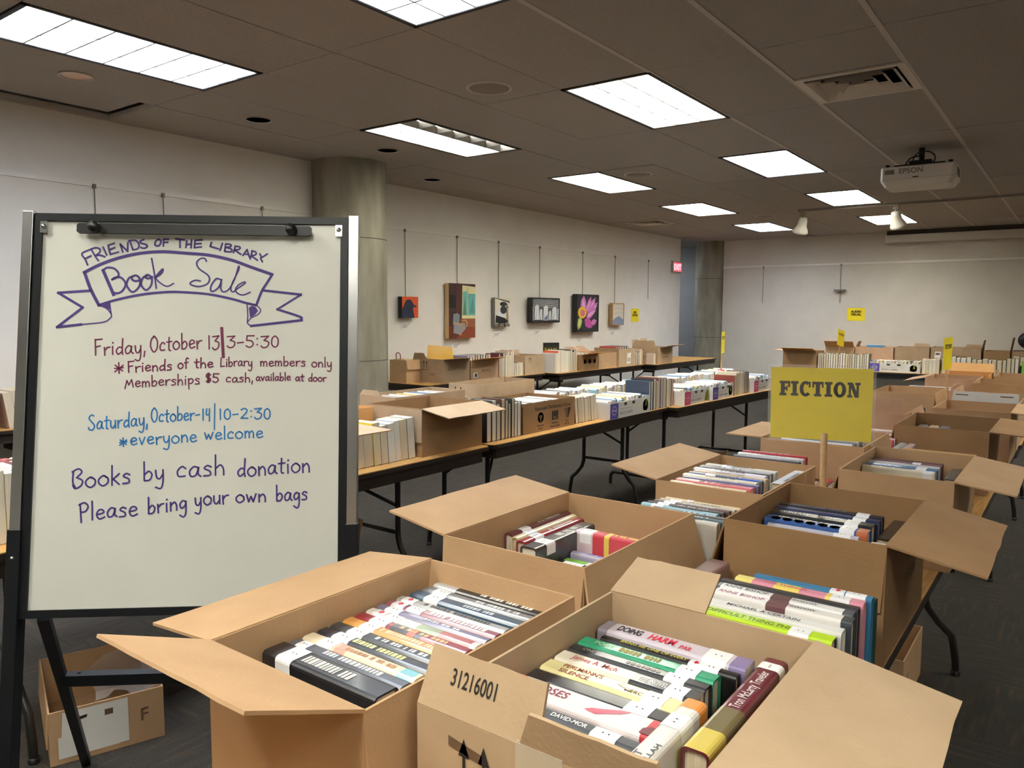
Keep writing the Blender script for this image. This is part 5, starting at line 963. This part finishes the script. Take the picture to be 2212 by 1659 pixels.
def write(t, p0, p1, xh, wd, m):
    adv = [GL[c][0]+.18 for c in t]; tot = sum(adv); dx, dy = (p1[0]-p0[0])/tot, (p1[1]-p0[1])/tot; x = 0; rj = random.Random(hash_(t))
    for c, a in zip(t, adv):
        j = rj.uniform(-.06, .06)
        for P in GL[c][1]: stroke([(p0[0]+(x+px)*dx, p0[1]+(x+px)*dy-(py+j)*xh) for px, py in P], wd, m)
        x += a
w1, w2, w3 = .0034, .0030, .0040
for a in (('Friday,', (204, 768), (318, 762), 18, w1, MRN), ('October', (324, 760), (438, 752), 18, w1, MRN), ('13', (448, 755), (477, 753), 19, w1, MRN), ('3-5:30', (490, 751), (606, 749), 16, w1, MRN), ('*', (247, 806), (270, 805), 20, w1, MRN), ('Friends', (276, 805), (374, 799), 12.5, w1, MRN), ('of', (384, 797), (408, 795), 12, w1, MRN), ('the', (420, 795), (463, 793), 11.5, w1, MRN), ('Library', (476, 792), (547, 791), 11, w2, MRN), ('members', (562, 791), (662, 791), 11, w2, MRN), ('only', (673, 793), (719, 793), 11, w2, MRN),
          ('Memberships', (270, 838), (434, 829), 12.5, w2, MRN), ('$5', (444, 825), (475, 825), 12, w1, MRN), ('cash,', (488, 826), (549, 825), 10.5, w2, MRN), ('available', (553, 823), (629, 822), 9, w2, MRN), ('at', (638, 823), (658, 823), 9, w2, MRN), ('door', (666, 824), (706, 824), 9, w2, MRN),
          ('Saturday,', (191, 930), (322, 919), 17, w1, BLU), ('October-', (326, 913), (434, 907), 16, w1, BLU), ('14', (436, 908), (457, 907), 16, w1, BLU), ('10-2:30', (472, 906), (588, 904), 15, w1, BLU), ('*', (258, 964), (277, 963), 16, w1, BLU), ('everyone', (281, 962), (428, 954), 16, w1, BLU), ('welcome', (441, 950), (571, 945), 15, w1, BLU),
          ('Books', (155, 1056), (286, 1043), 22, w3, PUR), ('by', (309, 1040), (359, 1036), 22, w3, PUR), ('cash', (381, 1032), (490, 1026), 23, w3, PUR), ('donation', (512, 1030), (673, 1019), 20, w3, PUR), ('Please', (171, 1125), (301, 1113), 21, w3, PUR), ('bring', (319, 1110), (407, 1099), 19, w3, PUR), ('your', (420, 1094), (496, 1087), 19, w3, PUR), ('own', (509, 1087), (578, 1083), 17, w3, PUR), ('bags', (596, 1083), (667, 1080), 18, w3, PUR)): write(*a)
stroke([(479, 709), (482.5, 771)], .007, MRN); stroke([(464, 872), (463, 928)], .003, BLU)
EBM = EI @ BM
bd.build('board', eas, EBM)
fr = MB()
fr.box(-.018, BW+.018, BH, BH+.018, -.016, .006, BLKM).box(-.018, BW+.018, -.018, 0, -.016, .006, BLKM).box(-.018, 0, 0, BH, -.016, .006, BLKM).box(BW, BW+.018, 0, BH, -.016, .006, BLKM)
fr.build('frame', eas, EBM)
MB().prism([(.085, BH-.029), (.090, BH-.033), (BW-.073, BH-.033), (BW-.068, BH-.029), (BW-.068, BH-.013), (BW-.073, BH-.009), (.090, BH-.009), (.085, BH-.013)], .012, .020, BLK).build('clip_bar', eas, EBM)
for x in (.128, BW-.115): MB().lathe([(.007, 0), (.007, .018), (.013, .020), (.013, .034), (.0, .036)], BLK, 18, T(x, BH-.019, 0)).build('clip_knob', eas, EBM)
CLIP = mat('corner_clip_steel', (190, 192, 192), .25, .9)
for x in (-.004, BW-.012):
    MB().box(x, x+.016, BH-.03, BH-.002, .0062, .008, CLIP).lathe([(.006, 0), (.005, .003), (0, .004)], ALU, 14, T(x+.008, BH-.014, .008)).build('corner_clip', eas, EBM)
zb = (-.0-.775)/math.cos(LEAN)              # leg bottoms, along the board plane
for s, x in ((-1, -.018), (1, BW+.018)):
    xa, xb = (x-.026, x-.002) if s < 0 else (x+.002, x+.026)
    p = MB(); p.box(xa, xb, .17, BH+.022, -.022, .010, ALU); p.box(xa+.002, xb-.002, BH+.022, BH+.024, -.02, .008, BLK); p.build('upright_post', eas, EBM, bevel=.002)
    l = MB(); l.box(xa-.003, xb+.003, zb+.004, .185, -.026, .014, BLKM); l.lathe([(.005, 0), (.004, .004), (0, .005)], ALU, 12, T((xa+xb)/2, .03 if s > 0 else .12, .014)); l.build('front_leg', eas, EBM, bevel=.002)
inv = EI
A0 = BM @ Vector((.02, -.02, -.03)); A1 = BM @ Vector((BW-.02, -.02, -.03))
F0 = Vector((-2.50, 1.075, .012)); F1 = F0+_h*.62
def sqbar(a, b, hw, m):
    d = (b-a).normalized(); M = frame(a, d, Vector((0, 0, 1)).cross(d) if abs(d.z) < .95 else Vector((1, 0, 0))); return MB().box(0, (b-a).length, -hw, hw, -hw, hw, m, inv @ M)
for a, b in ((A0, F0), (A1, F1)): sqbar(a, b, .0125, BLKM).build('rear_leg', eas)
q = .345; c0, c1 = A0.lerp(F0, q), A1.lerp(F1, q); d = (c1-c0).normalized()
M = inv @ frame(c0, d, Vector((0, 0, 1)).cross(d))
MB().box(0, (c1-c0).length, -.014, .014, .008, .011, BLKM, M).box(0, (c1-c0).length, -.017, -.014, -.018, .011, BLKM, M).lathe([(0, .0112), (.004, .0112)], BLK, 12, M @ T(.045, 0, 0)).build('rear_crossbar', eas)

# ------------------------------------------------------------------ signs
def slab(mb, t, h, m, M, wtot):
    SL = {'F': (.98, [[(0, 0), (.64, 0), (.64, .17), (0, .17)], [(.12, 0), (.48, 0), (.48, 1), (.12, 1)], [(0, .83), (.96, .83), (.96, 1), (0, 1)], [(.78, .58), (.96, .58), (.96, .9), (.78, .9)], [(.4, .41), (.74, .41), (.74, .58), (.4, .58)], [(.62, .32), (.74, .32), (.74, .68), (.62, .68)]]),
          'I': (.72, [[(0, 0), (.68, 0), (.68, .17), (0, .17)], [(.15, 0), (.53, 0), (.53, 1), (.15, 1)], [(0, .83), (.68, .83), (.68, 1), (0, 1)]]),
          'T': (1.04, [[(0, .82), (1, .82), (1, 1), (0, 1)], [(0, .6), (.16, .6), (.16, .9), (0, .9)], [(.84, .6), (1, .6), (1, .9), (.84, .9)], [(.31, 0), (.69, 0), (.69, 1), (.31, 1)], [(.18, 0), (.82, 0), (.82, .17), (.18, .17)]]),
          'N': (1.14, [[(0, 0), (.44, 0), (.44, .16), (0, .16)], [(.12, 0), (.32, 0), (.32, 1), (.12, 1)], [(0, .84), (.4, .84), (.4, 1), (0, 1)], [(.12, 1), (.46, 1), (1, 0), (.66, 0)], [(.78, 0), (.98, 0), (.98, 1), (.78, 1)], [(.66, .84), (1.12, .84), (1.12, 1), (.66, 1)]])}
    ring = lambda a0, a1, n, ro, rr: [((.55+ro[0]*math.cos(math.radians(a0+(a1-a0)*k/n)), .5+ro[1]*math.sin(math.radians(a0+(a1-a0)*k/n))), (.55+rr[0]*math.cos(math.radians(a0+(a1-a0)*k/n)), .5+rr[1]*math.sin(math.radians(a0+(a1-a0)*k/n)))) for k in range(n+1)]
    def rq(R): return [[R[i][0], R[i+1][0], R[i+1][1], R[i][1]] for i in range(len(R)-1)]
    SL['O'] = (1.14, rq(ring(0, 360, 28, (.55, .53), (.2, .33)))); SL['C'] = (1.08, rq(ring(48, 318, 22, (.55, .53), (.2, .33)))+[[(.82, .6), (.98, .6), (.98, 1.0), (.86, 1.0)]])
    tot = sum(SL[c][0]+.06 for c in t)-.06; k = wtot/tot; x = -wtot/2
    for c in t:
        for j, P in enumerate(SL[c][1]): mb.poly([(x+p[0]*k, (p[1]-.5)*h) for p in P], .00002*j, m, M)
        x += (SL[c][0]+.06)*k
TR, TL = Vector((-.479, 2.38, 1.306)), Vector((-.750, 2.315, 1.303))
sx = (TR-TL).normalized(); sup = (Vector((0, 0, 1))+Vector((.02, -.09, 0))).normalized()
SM = frame((TL+TR)/2-sup*.109, sx, sup)
sg = empty('fiction_sign', SM @ T(0, 0, 0), 'big yellow fiction sign in a clear acrylic holder on a wooden dowel', 'sign')
MB().box(-.1475, .1475, -.117, .117, -.002, -.0008, CLEAR).box(-.1475, .1475, -.117, .117, .0012, .0026, CLEAR).box(-.1475, .1475, -.117, -.1155, -.0008, .0012, CLEAR).build('acrylic_holder', sg)
pp = MB().box(-.1395, .1395, -.108, .108, -.0005, .0008, YELD); slab(pp, 'FICTION', .044, INK, T(-.004, .045, .00095), .222); pp.build('paper', sg)
DOW = noisy('birch_dowel', (196, 158, 112), (210, 172, 126), 20, .6, 0, (6, 6, .5))
Mi = SM.inverted(); dt = Vector((-.5915, 2.315, 1.118)); db = Vector((-.588, 2.325, ZT+.001))
MB().tube([db, dt-Vector((0, 0, .006)), dt-Vector((0, 0, .002)), dt], [.0095, .0095, .0075, .003], DOW, 16, Mi).build('dowel', sg)
def postsign(base, top, ang, label, lines, w_=.28, h_=.216, name='sign_post', roll=0, blob=False):
    """yellow sheet in a holder at the top of a stick"""
    b, t = Vector(base), Vector(top); root = empty(name, T(*b), label, 'sign', 'yellow signs on posts')
    MB().tube([(0, 0, 0), t-b-Vector((0, 0, h_*.75))], .008, DOW, 10).build('dowel', root)
    M = T(*(t-b)) @ RZ(ang) @ RY(roll) @ RX(90) @ T(0, -h_/2, .010)
    p = MB().box(-w_/2, w_/2, -h_/2, h_/2, -.001, .001, YEL); slab(p, 'FICTION', .03, INK, M_ if False else T(0, h_*.22, .0014), w_*.75); p.build('paper', root, M)
    MB().box(-w_/2-.008, w_/2+.008, -h_/2-.008, h_/2+.008, -.0028, -.0012, CLEAR).build('acrylic_holder', root, M)
    if blob: MB().lathe([(0, 0), (.04, .0), (.045, .02), (.03, .045), (0, .05)], mat('red_base', (190, 30, 40), .5), 16).build('base', root)
postsign((-2.90, 7.40, .86), (-2.90, 7.40, 1.285), 105, 'yellow sign seen almost edge-on, rising from the middle row trays', 0, blob=True)
postsign((-2.74, 11.2, ZT), (-2.70, 11.2, 1.245), 86, 'leaning yellow fiction sign by the back table boxes', 0, roll=8)
postsign((-.715, 5.90, .83), (-.745, 5.90, 1.31), 87, 'narrow-looking yellow sign turned sideways at the far end of the near row', 0)
def wallsign(name, M, lines, label, w_, h_):
    p = MB().box(-w_/2, w_/2, -h_/2, h_/2, 0, .002, YEL)
    for i, l in enumerate(lines): p.text(l, .036, INK, M_ if False else T(0, h_*.22-.048*i, .0026), bold=.06, width=.17 if len(l) > 4 else .10)
    tag(p.build(name, None, M), label, 'sign')
WM = lambda y, z, d=.0: frame((WL2+d, y, z), (0, 1, 0), (0, 0, 1))
wallsign('wall_notice', WM(11.46, 1.432, .001), ('NON', 'FICTION'), 'yellow non fiction notice taped to the painting wall', .275, .215)
wallsign('wall_notice', frame((-3.145, YB-.001, 1.462), (1, 0, 0), (0, 0, 1)), ('AUDIO', 'VISUAL'), 'yellow audio visual notice on the back wall', .285, .216)
ex = MB().box(-.19, .19, -.10, .10, 0, .045, mat('exit_case', (196, 186, 174), .5)).box(-.165, .165, -.075, .075, .045, .047, mat('exit_face', (230, 66, 84), .4, emit=.8))
ex.text('EXIT', .10, mat('exit_letters', (255, 150, 150), .4, emit=1.2), T(0, 0, .0475), bold=.01)
tag(ex.build('exit_sign', None, WM(12.98, 2.295, .001)), 'red lit exit sign at the end of the painting wall', 'exit sign')

# ------------------------------------------------------------------ paintings, hanging rods, captions
ROD = mat('hanging_rod', (126, 122, 112), .4, .6)
def rod(x, y, ztop, zbot, label, ax='x'):
    o = MB().tube([(0, 0, 0), (0, 0, ztop-zbot)], .0045, ROD, 8).box(-.010, .010, -.010, .010, ztop-zbot-.03, ztop-zbot, ROD)
    tag(o.build('hanging_rod', None, T(x, y, zbot)), label, 'hanging rod', 'art hanging rods')
for y, l in ((2.68, 'hanging rod on the left wall, nearest the camera'), (3.187, 'middle hanging rod above the whiteboard'), (4.066, 'hanging rod on the left wall nearest the round column')): rod(WL1+.018, y, 2.352, .9, l)
RODS = [(6.085, 1.60, 'hanging rod above the bird on orange'), (6.95, 1.75, 'hanging rod above the armchair painting'), (7.75, 1.60, 'hanging rod above the bird on white'), (8.66, 1.60, 'hanging rod above the grey landscape'), (9.77, 1.68, 'hanging rod above the pink flower'), (10.74, 1.56, 'hanging rod above the smallest canvas'), (11.886, 1.70, 'bare hanging rod beside the non fiction notice')]
for y, z, l in RODS: rod(WL2+.018, y, 2.36, z, l)
for x, l in ((-4.74, 'bare hanging rod on the back wall near the far column'), (-3.41, 'hanging rod with a small bracket on the back wall')):
    rod(x, YB-.018, 2.32, 1.66, l)
o = MB().box(-.09, .09, -.03, .03, -.015, .015, GREYM).lathe([(0, -.03), (.04, -.02), (.04, 0), (0, .01)], GREYM, 16); tag(o.build('rod_bracket', None, T(-3.41, YB-.06, 1.87)), 'small grey bracket clamped on the back wall rod', 'bracket')
def canvas(y0, y1, z0, z1, side, label, depth=.05, frame_m=None, fw=.014, gap=.03, back=(230, 226, 220), paint=None, tilt=0):
    w_, h_ = y1-y0, z1-z0; M = WM((y0+y1)/2, (z0+z1)/2, gap) @ RZ(tilt)
    b = MB().box(-w_/2, w_/2, -h_/2, h_/2, 0, depth, side)
    if frame_m:
        for s in (-1, 1): b.box(s*w_/2-fw*(s > 0), s*w_/2+fw*(s < 0), -h_/2, h_/2, depth, depth+.008, frame_m).box(-w_/2+fw, w_/2-fw, s*h_/2-fw*(s > 0), s*h_/2+fw*(s < 0), depth, depth+.008, frame_m)
    o = b.build('painting', None, M); tag(o, label, 'painting', 'paintings on the wall')
    i = fw if frame_m else 0; p = MB().box(-w_/2+i, w_/2-i, -h_/2+i, h_/2-i, depth-.001, depth+.0008, mat('canvas_%02x%02x%02x' % back, back, .6))
    k = [0]
    def P(pts, c, flip=0):       # points in 0..1, y up
        k[0] += 1; p.poly([((x-.5)*w_, (y-.5)*h_) for x, y in pts], depth+.0009+.00006*k[0], mat('paint_%02x%02x%02x' % c, c, .6))
    paint(P); p.build('painted_canvas', o)
def blob(cx, cy, rx, ry, n=14, a0=0): return [(cx+rx*math.cos(2*math.pi*k/n+a0), cy+ry*math.sin(2*math.pi*k/n+a0)) for k in range(n)]
def leafp(x0, y0, x1, y1, wd):   # petal from base to tip
    dx, dy = x1-x0, y1-y0; L = math.hypot(dx, dy); nx, ny = -dy/L*wd, dx/L*wd
    return [(x0, y0), (x0+dx*.3+nx, y0+dy*.3+ny), (x0+dx*.7+nx*.9, y0+dy*.7+ny*.9), (x1, y1), (x0+dx*.7-nx*.8, y0+dy*.7-ny*.8), (x0+dx*.3-nx, y0+dy*.3-ny)]
def p_crow(P):
    P([(.0, 0), (.0, .42), (.12, .62), (.22, .80), (.38, .88), (.55, .84), (.66, .72), (.70, .64), (.90, .58), (.88, .52), (.70, .50), (.66, .40), (.72, .2), (.76, 0)], (34, 40, 66)); P([(.68, .63), (.90, .58), (.70, .56)], (88, 90, 100))
    for i in range(4): P([(.12+.14*i, .05), (.16+.14*i, .4), (.20+.14*i, .06)], (52, 62, 100))
def p_chair(P):
    P([(0, 0), (1, 0), (1, .26), (0, .22)], (104, 46, 30)); P([(.28, 0), (1, 0), (1, .20), (.5, .18)], (140, 66, 40)); P([(0, .55), (.26, .55), (.26, .78), (0, .80)], (24, 20, 20)); P([(.26, .2), (.45, .2), (.45, 1), (.26, 1)], (84, 44, 36))
    P([(.45, .2), (1, .2), (1, .36), (.45, .36)], (150, 90, 58)); P([(.48, .36), (1, .36), (1, .95), (.50, .97)], (222, 214, 160)); P([(.50, .42), (.68, .42), (.68, .86), (.52, .86)], (112, 186, 176)); P([(.72, .42), (1, .42), (1, .82), (.72, .82)], (104, 180, 176))
    P([(.52, .42), (.66, .42), (.60, .78)], (92, 134, 104)); P([(.76, .46), (.98, .46), (.9, .76)], (90, 150, 140)); P([(.68, .4), (.72, .4), (.72, .94), (.68, .94)], (190, 186, 140))
    P([(.14, .24), (.38, .24), (.40, .43), (.30, .46), (.16, .44)], (122, 130, 140)); P([(.16, .10), (.42, .06), (.64, .18), (.58, .28), (.34, .28), (.18, .26)], (140, 142, 150)); P([(.16, .27), (.44, .24), (.46, .22), (.42, .05), (.46, .05), (.50, .26), (.18, .30)], (196, 146, 90)); P([(.4, .32), (.62, .31), (.66, .28), (.64, .2), (.68, .2), (.70, .30), (.62, .34)], (190, 140, 84))
def p_bird(P):
    P([(0, 0), (1, 0), (1, .10), (0, .12)], (130, 122, 110)); P([(.76, .1), (.92, .1), (.84, .8), (.74, .8)], (140, 130, 116)); P([(.0, .97), (.98, .82), (.98, .89), (.0, 1)], (110, 100, 88))
    P([(.12, .36), (.35, .30), (.58, .32), (.70, .52), (.76, .68), (.42, .70), (.2, .56)], (226, 228, 236)); P(blob(.56, .58, .22, .14), (58, 58, 58)); P(blob(.55, .78, .24, .08), (44, 44, 46)); P([(.72, .66), (.94, .66), (.78, .72)], (70, 70, 70)); P([(.02, .14), (.06, .40), (.3, .36), (.66, .30), (.86, .20), (.78, .13), (.4, .11)], (22, 22, 24)); P([(.2, .0), (.26, .14), (.32, .14), (.3, .0)], (30, 30, 32)); P([(.6, .0), (.58, .14), (.66, .14), (.70, .0)], (30, 30, 32))
def p_land(P):
    for i in range(9): y = .62+.04*i; P([(.02, y), (.3, y+.05), (.6, y-.02), (.98, y+.03), (.98, y+.05), (.6, y+.01), (.3, y+.075), (.02, y+.02)], ((176, 178, 182), (122, 124, 128))[i % 2])
    for x0, x1, y0, y1, c in ((.02, .07, .1, .62, (206, 210, 220)), (.10, .26, .12, .68, (222, 226, 230)), (.27, .38, .08, .52, (214, 216, 222)), (.41, .58, .10, .66, (226, 228, 232)), (.60, .70, .12, .46, (206, 210, 216)), (.72, .90, .12, .60, (216, 220, 226)), (.91, .99, .08, .56, (200, 206, 216))):
        P([(x0, y0), (x1, y0), (x1-.01, y1), ((x0+x1)/2, y1+.04), (x0+.01, y1-.03)], c); P([(x0+.03, y0+.03), (x0+.05, y0+.02), ((x0+x1)/2, y1-.12)], (120, 128, 146))
    P([(0, 0), (1, 0), (1, .1), (.6, .07), (.3, .12), (0, .09)], (58, 62, 68)); P([(.42, .12), (.56, .12), (.56, .34)], (96, 110, 150))
def p_flow(P):
    for a in ((.30, .50, .32, .97, .13), (.44, .52, .66, .95, .08), (.48, .46, .86, .93, .09), (.46, .42, .97, .80, .09), (.44, .36, .90, .66, .10)): P(leafp(*a), (206, 122, 196)); P(leafp(a[0]+.02, a[1]+.04, a[2]-.02, a[3]-.08, a[4]*.45), (234, 170, 222))
    P(leafp(.36, .34, .72, .12, .13), (196, 84, 168)); P(leafp(.66, .22, .92, .30, .08), (214, 120, 190)); P(leafp(.2, .42, .08, .06, .10), (170, 186, 96)); P(leafp(.18, .36, .10, .12, .04), (216, 222, 150))
    P(blob(.26, .52, .20, .16), (222, 170, 50)); P(blob(.28, .50, .10, .09), (206, 112, 130))
    for k in range(12): a = k*.55; P(blob(.26+.15*math.cos(a), .52+.12*math.sin(a), .03, .018, 8), (250, 214, 80))
def p_small(P):
    P([(0, 0), (1, 0), (1, .24), (.6, .42), (.35, .36), (0, .2)], (136, 150, 176))
    for i in range(7): y = .45+.07*i; P([(.05, y), (.5, y+.06), (.95, y+.02), (.95, y+.04), (.5, y+.085), (.05, y+.02)], ((214, 190, 150), (190, 186, 196), (232, 216, 180))[i % 3])
canvas(5.97, 6.22, 1.40, 1.63, mat('canvas_side_dark', (24, 26, 28), .6), 'small canvas of a dark blue bird on an orange ground', .06, back=(226, 88, 34), paint=p_crow, gap=.02)
canvas(6.73, 7.21, 1.16, 1.80, mat('canvas_side_wood', (222, 186, 132), .6), 'tall canvas of a grey armchair by a window', .06, back=(66, 40, 38), paint=p_chair, gap=.02)
canvas(7.61, 7.92, 1.285, 1.65, mat('canvas_side_grey', (120, 120, 116), .6), 'small canvas of a black and white bird', .05, back=(228, 222, 204), paint=p_bird, gap=.02)
canvas(8.36, 9.03, 1.33, 1.665, mat('frame_black', (20, 20, 22), .45), 'wide black-framed grey landscape of pale standing shapes', .07, mat('frame_black', (20, 20, 22), .45), .018, .03, (84, 88, 94), p_land)
canvas(9.48, 10.10, 1.185, 1.735, mat('frame_black', (20, 20, 22), .45), 'black-framed painting of a pink flower on a black ground', .07, mat('frame_black', (20, 20, 22), .45), .014, .03, (40, 40, 48), p_flow)
canvas(10.56, 10.93, 1.275, 1.62, mat('frame_oak', (176, 138, 92), .5), 'smallest canvas, a pale mountain in a thin wooden frame', .05, mat('frame_oak', (176, 138, 92), .5), .012, .03, (216, 208, 196), p_small)
for y, z, l in ((6.095, 1.31, 'white caption card under the bird on orange'), (6.945, 1.065, 'white caption card under the armchair painting'), (7.74, 1.185, 'white caption card under the bird on white'), (8.63, 1.20, 'white caption card under the grey landscape'), (9.725, 1.065, 'white caption card under the pink flower'), (10.715, 1.15, 'white caption card under the smallest canvas')):
    c = MB().box(-.068, .068, -.036, .036, 0, .004, PAPER)
    for q in range(3): c.poly([(-.05, .012-.014*q), (.04-.01*q, .012-.014*q), (.04-.01*q, .016-.014*q), (-.05, .016-.014*q)], .0045, FADED)
    c.lathe([(0, .0045), (.006, .0045)], INK, 8, T(.052, .022, 0))
    tag(c.build('caption_card', None, WM(y, z, .001)), l, 'caption card', 'caption cards under the paintings')
o = MB().lathe([(0, 0), (.11, 0), (.12, .03), (.06, .05), (0, .055)], BLK, 24); tag(o.build('wall_clock', None, frame((-.70, YB-.001, 1.085), (1, 0, 0), (0, 0, 1))), 'dark round object at the right edge of the back wall', 'wall fixture')

# ------------------------------------------------------------------ label lengths
for o in bpy.data.objects:
    l = o.get('label')
    if l and o.parent is None and len(l.split()) > 16: print('LONG', len(l.split()), l)
